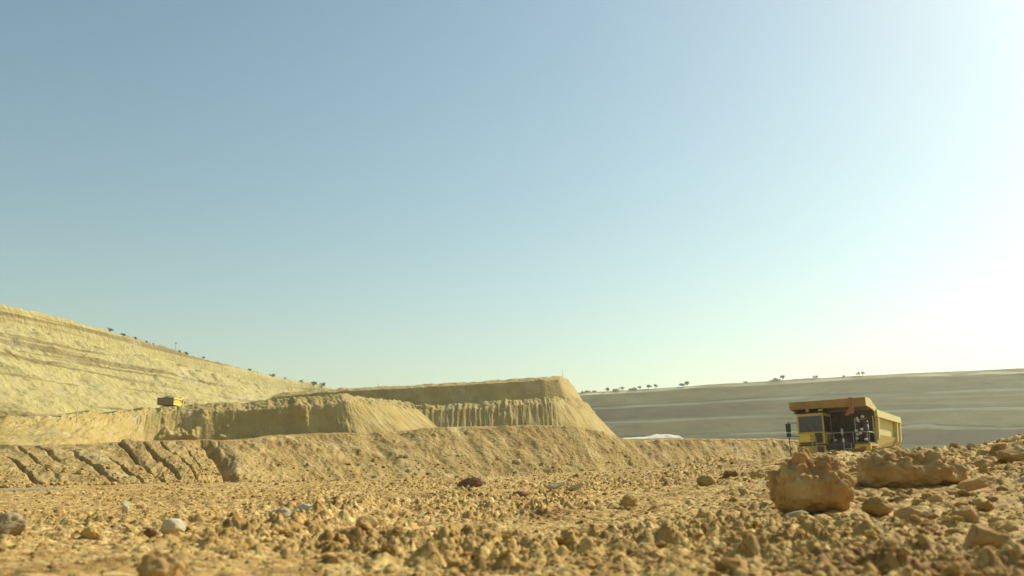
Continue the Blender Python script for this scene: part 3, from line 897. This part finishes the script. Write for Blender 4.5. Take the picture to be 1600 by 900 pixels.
o = link('rubble', mesh_np('rubble', np.concatenate(SV), tris=np.concatenate(SF), mat=M['stone'], smooth=False))
tag(o, 'loose tan clods and gravel covering the foreground', 'rubble', kind='stuff')


# ------------------------------------------------------------------ haul trucks (front towards -Y, right of the picture is +X)
def wheel(par, x, y, dual=False):
    s = 1 if x > 0 else -1
    wh = MB().lathe_x([(-.28, .30), (-.26, .42), (.26, .42), (.28, .30)], (x, y, .78)).build('wheel', M['yellow'], par, True)
    ty = MB()
    for c in ((x, x - s * .62) if dual else (x,)):
        ty.lathe_x([(-.27, .44), (-.29, .60), (-.24, .74), (-.12, .78), (.12, .78), (.24, .74), (.29, .60), (.27, .44)], (c, y, .78), 36)
        for k in range(24):
            a = k * 2 * math.pi / 24
            cy, cz = y + .78 * math.cos(a), .78 + .78 * math.sin(a)
            ty.tube((c - .25, cy, cz), (c + .25, cy, cz), .035, n=5)
    ty.build('tyre', M['rubber'], wh)
    MB().lathe_x([(-.05, .16), (.33 * 1, .12)] if s > 0 else [(-.33, .12), (.05, .16)], (x, y, .78), 16).build('hub', M['steel'], wh)


def make_truck(name, loc, rz, label, group, loaded=False, roll=0.0):
    t = empty(name, loc, label, 'dump truck', group, rz)
    t.rotation_euler = (0, roll, rz)
    if not loaded: t.scale = (0.885, 0.95, 1)
    # chassis
    MB().box((-.55, .3, .95), (-.35, 7.6, 1.35)).box((.35, .3, .95), (.55, 7.6, 1.35)).box((-.35, 1.2, 1.0), (.35, 1.4, 1.3)) \
        .box((-.35, 4.0, 1.0), (.35, 4.2, 1.3)).box((-1.75, 1.5, .68), (1.75, 1.75, .88)).box((-1.6, 5.7, .68), (1.6, 5.95, .88)).build('chassis', M['steel'], t)
    for x in (-1.85, 1.85):
        wheel(t, x, 1.65); wheel(t, x, 5.8, True)
    # front: bumper, grille, engine cover, deck
    MB().box((-2.05, -.12, .55), (2.05, .28, 1.0), .05).build('bumper', M['yellow'], t)
    g = MB().box((-.33, -.02, 1.02), (1.28, .9, 2.2), .03).build('engine_cover', M['steel'], t)
    gr = MB()
    for k in range(11): gr.box((-.2, -.075, 1.12 + k * .095), (1.15, -.035, 1.165 + k * .095))
    gr.box((-.26, -.08, 1.04), (-.2, -.03, 2.18)).box((1.15, -.08, 1.04), (1.21, -.03, 2.18))
    gr.build('grille', M['black'], g)
    MB().box((-2.15, 0.02, 2.21), (-.33, 2.0, 2.29)).box((-.33, -.02, 2.21), (2.2, 2.0, 2.29)).build('deck', M['steel'], t)
    fe = MB().prism_x([(-.08, 1.62), (-.08, 2.05), (.02, 2.2), (1.9, 2.2), (2.5, 1.7), (2.5, 1.62), (1.85, 2.08), (.25, 2.08), (.08, 1.62)], 1.34, 2.28)
    fe.build('fender', M['yellow'], t)
    MB().prism_x([(-.02, 1.62), (.02, 2.2), (1.9, 2.2), (2.5, 1.7), (2.5, 1.62), (1.85, 2.08), (.25, 2.08), (.08, 1.62)], -2.25, -1.35).build('fender', M['yellow'], t)
    for x in (-1.6, 1.62):
        h = MB().box((x - .26, -.17, 1.2), (x + .26, .05, 1.5), .03).build('headlight', M['black'], t)
        MB().box((x - .22, -.185, 1.24), (x - .02, -.172, 1.46)).box((x + .02, -.185, 1.24), (x + .22, -.172, 1.46)).build('lens', M['white'], h)
    # cab
    c = MB().box((-2.08, -.02, 2.3), (-.42, 1.62, 2.98), .03)          # lower shell
    for x in (-2.08, -.50):
        for y in (-.02, 1.54): c.box((x, y, 2.98), (x + .08, y + .08, 3.92))
    c.box((-2.08, -.02, 3.86), (-.42, 1.62, 4.02), .02)
    c.box((-2.0, 1.5, 2.98), (-.5, 1.6, 3.86))
    cab = c.build('cab', M['yellow'], t)
    MB().box((-2.2, -.16, 4.025), (-.30, 1.7, 4.11), .03).build('roof', M['black'], cab)
    w = MB().box((-2.0, .02, 2.98), (-.5, .05, 3.86)).build('windscreen', M['glass'], cab)
    MB().poly([(-1.3, -.02, 3.0), (-1.62, -.03, 3.38)], .012, 6).build('wiper', M['black'], w)
    MB().poly([(-.8, -.02, 3.0), (-1.1, -.03, 3.38)], .012, 6).build('wiper', M['black'], w)
    for x in (-2.05, -.47):
        MB().box((x, .08, 3.0), (x + .03, 1.5, 3.85)).build('side_window', M['glass'], cab)
    MB().box((-2.06, -.045, 2.33), (-1.02, -.024, 2.40)).build('trim_strip', M['black'], cab)
    MB().box((-2.02, -.06, 2.42), (-1.14, -.024, 2.86), .015).build('front_panel', M['bright'], cab)
    MB().box((-1.02, -.045, 2.36), (-.56, -.024, 2.9)).build('vent', M['black'], cab)
    MB().box((-1.32, -.085, 2.72), (-1.20, -.062, 2.79)).build('badge', M['black'], cab)
    MB().box((-1.30, -.085, 2.55), (-1.20, -.062, 2.61)).build('badge', M['black'], cab)
    MB().box((-2.04, -.03, 3.90), (-.46, -.022, 4.0)).build('sun_strip', M['amber'], cab)
    MB().tube((-1.35, -.05, 4.11), (-1.35, -.05, 4.30), .13, .11, 12).tube((-1.35, -.05, 4.30), (-1.35, -.05, 4.37), .11, .05, 12).build('beacon', M['amber'], cab)
    MB().box((-.66, -.14, 4.115), (-.40, .12, 4.22), .03).build('work_light', M['white'], cab)
    # lower front step panel below the cab
    MB().box((-2.1, .0, 1.05), (-1.36, .06, 2.2)).box((-1.36, -.06, 1.05), (-.40, -.02, 2.2)).build('step_panel', M['yellow'], t)
    MB().box((-.98, -.09, 1.2), (-.52, -.065, 2.15)).build('hatch', M['steel'], t)
    # mirrors on the outer bracket
    mr = MB().poly([(-2.08, .02, 3.52), (-2.62, -.22, 3.55)], .018, 6).poly([(-2.08, .02, 2.75), (-2.62, -.22, 2.85)], .018, 6) \
        .poly([(-2.62, -.22, 3.58), (-2.62, -.22, 1.55)], .028, 6).poly([(-2.62, -.22, 1.58), (-2.1, .02, 1.7)], .02, 6).build('mirror_arm', M['black'], t)
    MB().box((-2.78, -.28, 3.02), (-2.46, -.20, 3.50), .02).build('mirror', M['black'], mr)
    MB().box((-2.76, -.28, 2.74), (-2.48, -.20, 2.97), .02).build('mirror', M['black'], mr)
    mr = MB().poly([(2.2, .1, 2.9), (2.46, -.1, 3.0)], .018, 6).poly([(2.2, .1, 2.3), (2.2, .1, 2.92)], .018, 6).build('mirror_arm', M['black'], t)
    # handrails on the deck
    hr = MB()
    for x in (-.36, .12, .66, 1.30, 2.16): hr.tube((x, .02, 2.29), (x, .02, 2.86), .018, n=6)
    hr.poly([(-.36, .02, 2.84), (.66, .02, 2.86)], .022, 6).poly([(.66, .02, 2.86), (2.16, .02, 2.84)], .014, 6)
    hr.poly([(2.16, .02, 2.84), (2.16, 1.9, 2.84)], .022, 6).tube((2.16, 1.9, 2.29), (2.16, 1.9, 2.84), .022, n=6)
    hr.build('handrail', M['rail'], t)
    MB().box((.60, -.10, 2.72), (.74, .0, 3.08), .03).build('rail_lamp', M['rail'], t)
    MB().box((.64, -.12, 2.30), (.78, -.04, 2.52), .03).build('rail_lamp', M['white'], t)
    ld = MB()
    for x in (.72, 1.16): ld.poly([(x, -.14, .7), (x, -.12, 2.25)], .024, 6)
    for k in range(6): ld.tube((.72, -.14, .8 + k * .23), (1.16, -.14, .8 + k * .23), .02, n=6)
    ld.build('ladder', M['rail'], t)
    ld = MB()
    for x in (-1.22, -.96): ld.poly([(x, -.10, 1.1), (x, -.10, 2.75)], .022, 6)
    for k in range(6): ld.tube((-1.22, -.10, 1.2 + k * .22), (-.96, -.10, 1.2 + k * .22), .018, n=6)
    ld.build('ladder', M['rail'], t)
    # deck equipment on the right
    for x, h in ((1.5, 3.32), (1.9, 3.32)):
        a = MB().tube((x, .75, 2.29), (x, .75, h), .19, n=18).tube((x, .75, h + .02), (x, .75, h + .14), .23, .17, n=18).build('air_cleaner', M['steel'], t, True)
    MB().poly([(1.5, .95, 2.7), (1.2, 1.3, 2.7), (.8, 1.3, 2.4)], .10, 12).build('intake_pipe', M['steel'], t)
    MB().tube((1.42, .25, 2.29), (1.42, .25, 3.6), .022, n=8).tube((1.42, .25, 3.5), (2.1, .25, 3.55), .018, n=6).build('lamp_bracket', M['rail'], t)
    MB().hexa([(1.60, .1, 3.42), (1.74, .1, 3.36), (1.74, .2, 3.36), (1.60, .2, 3.42)], [(1.52, .1, 3.62), (1.64, .1, 3.66), (1.64, .2, 3.66), (1.52, .2, 3.62)]).build('lamp', M['white'], t)
    MB().box((1.82, .1, 3.60), (2.04, .2, 3.74), .04).build('lamp', M['white'], t)
    for x, y, z in ((1.46, .2, 2.92), (1.52, .2, 2.72), (1.80, .18, 2.98), (1.72, .16, 2.78), (1.98, .2, 2.42), (1.44, .3, 2.5), (.2, .1, 2.45)):
        MB().box((x - .08, y - .1, z - .06), (x + .08, y + .1, z + .07), .03).build('valve_box', M['white'] if x > 1 else M['rail'], t)
    MB().box((-.3, .9, 2.3), (1.25, 1.7, 2.62), .04).build('tank', M['steel'], t)
    PB = M['bright'] if loaded else M['body']
    # body: front wall, floor, sides, canopy
    bd = MB()
    bd.hexa([(-2.15, 2.15, 2.0), (2.15, 2.15, 2.0), (2.15, 2.3, 2.0), (-2.15, 2.3, 2.0)], [(-2.2, 1.7, 4.15), (2.2, 1.7, 4.15), (2.2, 1.85, 4.15), (-2.2, 1.85, 4.15)])
    body = bd.build('body', M['steel'], t)
    MB().hexa([(-1.9, 2.3, 1.85), (1.9, 2.3, 1.85), (1.9, 8.1, 2.25), (-1.9, 8.1, 2.25)], [(-1.9, 2.3, 1.97), (1.9, 2.3, 1.97), (1.9, 8.1, 2.37), (-1.9, 8.1, 2.37)]).build('floor', M['steel'], body)
    for x in (-1.5, -.9, -.3, .3, .9, 1.5):
        ribs = MB().hexa([(x - .06, 2.02, 2.05), (x + .06, 2.02, 2.05), (x + .06, 2.145, 2.05), (x - .06, 2.145, 2.05)], [(x - .06, 1.58, 4.1), (x + .06, 1.58, 4.1), (x + .06, 1.7, 4.1), (x - .06, 1.7, 4.1)])
        ribs.build('rib', M['steel'], body)
    # canopy: flat roof plate over cab with a deep front lip and side cheeks
    cn = MB()
    cn.hexa([(-2.36, -.35, 4.52), (2.36, -.35, 4.52), (2.28, 1.84, 4.17), (-2.28, 1.84, 4.17)], [(-2.36, -.35, 4.60), (2.36, -.35, 4.60), (2.28, 1.84, 4.25), (-2.28, 1.84, 4.25)])
    cn.hexa([(-2.36, -.43, 4.27), (2.36, -.43, 4.18), (2.36, -.36, 4.18), (-2.36, -.36, 4.27)], [(-2.36, -.5, 4.66), (2.36, -.5, 4.66), (2.36, -.36, 4.66), (-2.36, -.36, 4.66)])
    canopy = cn.build('canopy', M['canopy'], body)
    for s in (-1, 1):
        x0, x1 = (2.26, 2.36) if s > 0 else (-2.36, -2.26)
        prof_ = [(-.34, 4.24), (-.34, 4.68), (.35, 4.68), (.95, 4.62), (1.35, 4.42), (1.75, 4.30), (2.0, 4.26), (2.0, 3.95), (1.72, 3.98), (1.0, 4.12)]
        MB().prism_x(prof_, x0, x1).build('cheek_plate', M['body'], canopy)
        xo = s * 2.2
        sd = MB()
        # upper panel and inward chamfer below
        o1 = [(s * 2.12, 1.9, 2.75), (s * 2.12, 7.95, 2.75), (s * 2.20, 7.95, 3.9), (s * 2.20, 1.75, 4.0)]
        i1 = [(p[0] - s * .09, p[1], p[2]) for p in o1]
        sd.hexa(i1, o1)
        o2 = [(s * 1.92, 2.25, 2.0), (s * 1.92, 7.95, 2.30), (s * 2.25, 7.95, 2.745), (s * 2.25, 1.95, 2.745)]
        i2 = [(p[0] - s * .09, p[1], p[2]) for p in o2]
        sd.hexa(i2, o2)
        sp = sd.build('side_panel', PB, body)
        rl = MB().hexa([(s * 2.24, 1.72, 3.72), (s * 2.46, 1.72, 3.72), (s * 2.46, 8.0, 3.62), (s * 2.24, 8.0, 3.62)],
                       [(s * 2.24, 1.72, 4.12), (s * 2.44, 1.72, 4.12), (s * 2.44, 8.0, 3.98), (s * 2.24, 8.0, 3.98)]).build('top_rail', PB, sp)
        for y in (1.95, 6.85, 7.75):
            rb = MB()
            rb.hexa([(s * 2.0, y, 2.2), (s * 2.34, y, 2.5), (s * 2.34, y + .24, 2.5), (s * 2.0, y + .24, 2.2)], [(s * 2.24, y, 3.70), (s * 2.43, y, 3.70), (s * 2.43, y + .24, 3.70), (s * 2.24, y + .24, 3.70)])
            rb.build('rib', PB, sp)
        if loaded:
            MB().hexa([(s * 2.22, 2.2, 2.80), (s * 2.36, 2.2, 2.80), (s * 2.36, 7.7, 2.80), (s * 2.22, 7.7, 2.80)],
                      [(s * 2.24, 2.2, 3.0), (s * 2.38, 2.2, 3.0), (s * 2.38, 7.7, 3.0), (s * 2.24, 7.7, 3.0)]).build('rail', PB, sp)
            MB().box((s * 2.26, 2.2, 1.9), (s * 2.40, 8.0, 2.6)).build('skirt', PB, sp)
    if loaded:
        MB().box((-2.4, 8.02, 1.9), (2.4, 8.16, 3.95)).box((-2.4, 8.161, 3.7), (2.4, 8.22, 3.95)).build('tailgate', M['tail'], body)
        v, f = ICO[5]
        k = 1 + .16 * fbm3(v * 2.3, 4, 77)
        q = v * k[:, None] * np.array([1.7, 2.5, 1.2]); q[:, 2] = np.maximum(q[:, 2], -.4)
        h = link('load', mesh_np('load', q, tris=f, mat=M['load']), body); h.location = (0, 5.0, 3.6)
    return t


TY = 50.0
tp = P(1306, 745, TY)
make_truck('haul_truck', (tp[0] + 0.02, TY, -0.02), R(-35), 'yellow dump truck seen from the front, standing behind the two boulders', 'dump trucks in the mine', roll=R(-1.6))
ft = P(270, 640, 266)
make_truck('haul_truck', (ft[0], 268, 19.1), R(180), 'small far yellow dump truck heaped with earth, seen from behind on the terrace edge', 'dump trucks in the mine', loaded=True)

# red cloth tied on the canopy lip of the near truck
bm = bmesh.new()
gv = {}
for i in range(9):
    for j in range(13):
        u = i / 8; v = j / 12
        wdt = 0.26 + 0.10 * math.sin(v * 7) + 0.10 * v
        gv[i, j] = bm.verts.new(((u - .5) * wdt + .05 * math.sin(v * 4) - .30 * max(0, v - .55) * (1.4 - u), -.53 - .04 * math.sin(u * 9 + v * 3) - 0.02 * v, 4.70 - 0.92 * v - .06 * math.sin(u * 6) * v))
for i in range(8):
    for j in range(12): bm.faces.new((gv[i, j], gv[i + 1, j], gv[i + 1, j + 1], gv[i, j + 1]))
me = bpy.data.meshes.new('red_cloth'); bm.to_mesh(me); bm.free(); me.materials.append(M['cloth'])
for p in me.polygons: p.use_smooth = True
o = link('red_cloth', me)
md = o.modifiers.new('thickness', 'SOLIDIFY'); md.thickness = 0.01
o.matrix_world = Matrix.LocRotScale(Vector((tp[0] + 0.02, TY, -0.02)), Euler((0, R(-1.6), R(-35))), Vector((0.885, 0.95, 1))) @ Matrix.Translation((1.52, -.01, 0))
tag(o, 'faded red cloth hanging from the canopy lip of the near truck', 'cloth')


# ------------------------------------------------------------------ trees, shrubs, poles
def tree(name, base, h, w, seed, label, cat, group, mat='leaf', low=False):
    r = random.Random(seed)
    t = empty(name, base, label, cat, group)
    if low: t.location.z -= h * 0.28
    th = h * (0.12 if low else 0.36)
    tr = MB().tube((0, 0, -.5), (0, 0, th), .05 * h + .03, .03 * h + .02, 7)
    for k in range(5):
        a = r.uniform(0, 6.28); tr.tube((0, 0, th * .7), (math.cos(a) * w * .28, math.sin(a) * w * .28, h * r.uniform(.5, .8)), .02 * h + .02, .008 * h + .01, 5)
    tr.build('trunk', M['bark'], t)
    V_, F_, k_ = [], [], 0
    cl = [(r.gauss(0, .24) * w, r.gauss(0, .24) * w, h * r.uniform(.12 if low else .42, .85), r.uniform(.14, .26) * w) for _ in range(11)]
    for _ in range(620):
        cx, cy, cz, cr = r.choice(cl)
        d = np.array([r.gauss(0, 1), r.gauss(0, 1), r.gauss(0, .8)]); d = d / np.linalg.norm(d) * cr * r.uniform(.3, 1) ** .5
        c = np.array([cx, cy, cz]) + d; c[2] = max(c[2], .05 * h)
        s = 0.035 * w * r.uniform(.7, 1.4) + .02
        m = np.array(Euler((r.uniform(0, 6), r.uniform(0, 6), r.uniform(0, 6))).to_matrix())
        q = np.array([[-s, -s * .6, 0], [s, -s * .6, 0], [s, s * .6, 0], [-s, s * .6, 0]]) @ m.T + c
        V_.append(q); F_.append([k_, k_ + 1, k_ + 2, k_ + 3]); k_ += 4
    link('crown', mesh_np('crown', np.concatenate(V_), quads=np.array(F_), mat=M[mat], smooth=False), t)
    return t


def rim_point(px):
    y = np.interp(px, wp, wy); Y = wz * 1449 / (745 - y)
    return np.array([(px - 800) / 1417 * Y, Y, wz + .35]), Y


G1 = 'trees on the rim of the far pit wall'
RIM = [(918, 3, 9, 1, 'wide low shrub on the far rim, touching the end of the upper terrace'), (931, 4, 5, 1, 'small shrub on the far rim, second from the terrace end'),
       (952, 6, 6, 0, 'rounded tree on the far rim, first clear of the terrace'), (966, 5, 7, 1, 'low bushy tree on the far rim with a slimmer one close to its right'),
       (976, 6.5, 5, 0, 'slim tree on the far rim close to a low bushy one'), (993, 3, 9, 1, 'long low thicket on the far rim left of three separate trees'),
       (1004, 6, 4.5, 0, 'leftmost of three separate trees standing close on the far rim'), (1018, 8, 6.5, 0, 'tallest and darkest of three separate trees on the far rim'),
       (1030, 7, 5, 0, 'rightmost of three separate trees standing close on the far rim'), (1072, 5, 7, 0, 'paler left tree of the pair on the far rim'),
       (1080, 8, 7, 0, 'darker right tree of the pair on the far rim'), (1173, 3, 5, 1, 'lone low bush on the far rim left of the truck'),
       (1222, 4, 10, 1, 'flat wide bush on the far rim above the truck mirror'), (1234, 8, 7, 0, 'round-topped tree on the far rim above the truck cab'),
       (1287, 4.5, 5, 0, 'small tree on the far rim above the truck windscreen'), (1332, 3, 4, 1, 'tiny bush on the far rim above the red cloth'),
       (1355, 7, 4.5, 0, 'left tree of two thin-trunked ones with joined crowns on the far rim'), (1362, 7, 4.5, 0, 'right tree of two thin-trunked ones with joined crowns on the far rim')]
for k, (px, h, w, low, lab) in enumerate(RIM):
    q, Y = rim_point(px)
    q[1] += 2
    tree('tree' if not low else 'shrub', q, h * .66 * Y / 900, w * .8 * Y / 900, 500 + k, lab, 'tree' if not low else 'shrub', G1 if not low else 'shrubs on the rim of the far pit wall', low=bool(low))


def hill_point(px):
    y = np.interp(px, hp, hy); z = np.interp(px, hp, hz); Y = z * 1449 / (745 - y)
    return np.array([(px - 800) / 1417 * Y, Y, z + .35]), Y


G2 = 'shrubs along the ridge of the left hill'
RID = [(150, 7.5, 6, 1, 'round dark bush on the hill ridge, highest up the slope'), (171, 2.6, 7, 1, 'flat dark shrub on the hill ridge just below the round bush'),
       (190, 2.4, 7, 1, 'second flat shrub on the hill ridge, uphill of the power pole'), (210, 3.6, 3.5, 1, 'upright little shrub on the hill ridge uphill of the power pole'),
       (222, 2.6, 3.2, 1, 'small pale shrub right beside the power pole on the ridge'), (265, 3.2, 3.5, 1, 'smaller left shrub of a pair on the hill ridge'),
       (277, 3.6, 6, 1, 'larger right shrub of a pair on the hill ridge'), (304, 3, 3.5, 1, 'single small shrub halfway down the hill ridge'),
       (380, 2.4, 5, 1, 'pale low shrub on the lower part of the hill ridge'), (417, 4, 7, 1, 'dark shrub with a hooked outline on the lower hill ridge'),
       (437, 3, 4, 1, 'small round shrub below the hooked one on the ridge'), (463, 4, 5, 1, 'small dark shrub near the low end of the hill ridge'),
       (484, 5, 8, 1, 'left half of the thicket at the low end of the ridge'), (497, 6, 8, 1, 'right half of the thicket at the low end of the ridge')]
for k, (px, h, w, low, lab) in enumerate(RID):
    q, Y = hill_point(px)
    tree('shrub', q, h * .40 * Y / 500, w * .42 * Y / 500, 600 + k, lab, 'shrub', G2, low=bool(low), mat='leaf2')


def pole(name, base, h, r, label, cat, mat, arms=False):
    t = empty(name, base, label, cat)
    MB().tube((0, 0, -1), (0, 0, h), r, r * .7, 8).build('post', M[mat], t)
    if arms:
        MB().box((-h * .09, -r, h * .88), (h * .09, r, h * .91)).build('crossarm', M[mat], t)
        for x in (-h * .08, 0, h * .08): MB().tube((x, 0, h * .91), (x, 0, h * .95), r * .5, n=6).build('insulator', M['white'], t)
    return t


q, Y = hill_point(229); q[1] += 30; q[2] -= 3
pole('power_pole', q, 10, .13, 'thin grey power pole rising behind the left hill ridge', 'pole', 'wood', True)
q = P(879, 588, 352); q[2] -= .5
pole('power_pole', q, 3.2, .06, 'thin pole on top of the upper terrace near its right end', 'pole', 'wood')
q = P(591, 604, 345); q[2] -= .5
pole('power_pole', q, 1.9, .06, 'short pole on top of the upper terrace near its left end', 'pole', 'wood')
q = P(1153, 687, 121); q[2] -= .2
pole('marker_post', q, 1.25, .05, 'white marker post on the low embankment left of the truck', 'post', 'white')
q = P(120, 647, 181); q[2] -= .5
pole('marker_post', q, 2.1, .07, 'white marker post on the lit bank below the left hill', 'post', 'white')

# ------------------------------------------------------------------ haze, sky, sun, camera
HZ = MB().box((-7000, -7000, -30), (7000, 7000, 104)).build('haze', bpy.data.materials.new('haze_air'))
hm = HZ.data.materials[0]; hm.use_nodes = True
nt = hm.node_tree
for n in list(nt.nodes):
    if n.type == 'BSDF_PRINCIPLED': nt.nodes.remove(n)
pv = nt.nodes.new('ShaderNodeVolumePrincipled')
pv.inputs['Color'].default_value = (0.92, 0.95, 0.82, 1); pv.inputs['Density'].default_value = 0.0002; pv.inputs['Anisotropy'].default_value = 0.6
nt.links.new(pv.outputs[0], [n for n in nt.nodes if n.type == 'OUTPUT_MATERIAL'][0].inputs['Volume'])
tag(HZ, 'thin pale dusty haze in the air over the mine', 'haze', kind='stuff')

SUN_AZ, SUN_EL = R(55), R(37)
W = bpy.data.worlds.new('World'); S.world = W; W.use_nodes = True
nt = W.node_tree; bg = nt.nodes['Background']
sk = nt.nodes.new('ShaderNodeTexSky'); sk.sky_type = 'NISHITA'; sk.sun_disc = False
sk.sun_elevation = SUN_EL; sk.sun_rotation = SUN_AZ; sk.dust_density = 1.0; sk.air_density = 1.4; sk.ozone_density = 2.0
tint = nt.nodes.new('ShaderNodeMix'); tint.data_type = 'RGBA'; tint.blend_type = 'MULTIPLY'; tint.inputs['Factor'].default_value = 1
tint.inputs['B'].default_value = (0.955, 0.98, 0.83, 1)
nt.links.new(sk.outputs[0], tint.inputs['A']); nt.links.new(tint.outputs['Result'], bg.inputs['Color'])
bg.inputs['Strength'].default_value = 0.106

sl = bpy.data.lights.new('sun', 'SUN'); sl.energy = 5.0; sl.angle = R(0.5); sl.color = (1.0, 0.94, 0.80)
so = bpy.data.objects.new('sun', sl); COL.objects.link(so)
sd_ = Vector((math.sin(SUN_AZ) * math.cos(SUN_EL), math.cos(SUN_AZ) * math.cos(SUN_EL), math.sin(SUN_EL)))
so.rotation_euler = sd_.to_track_quat('Z', 'Y').to_euler(); so.location = (60, 40, 90)

cam = bpy.data.cameras.new('camera'); co = bpy.data.objects.new('camera', cam); COL.objects.link(co)
cam.sensor_width = 36; cam.lens = 36 * F / 1600; cam.clip_start = 0.05; cam.clip_end = 20000
co.location = (0, 0, CAMH); co.rotation_euler = (R(90) + TH, 0, 0)
cam.dof.use_dof = True; cam.dof.focus_distance = 26.0
cam.dof.aperture_fstop = (cam.lens / 1000) / 0.016
S.camera = co
S.view_settings.view_transform = 'Standard'; S.view_settings.look = 'None'
S.view_settings.exposure = 0.36; S.view_settings.gamma = 1
S.cycles.use_denoising = True
S.cycles.max_bounces = 6; S.cycles.diffuse_bounces = 3; S.cycles.volume_bounces = 1
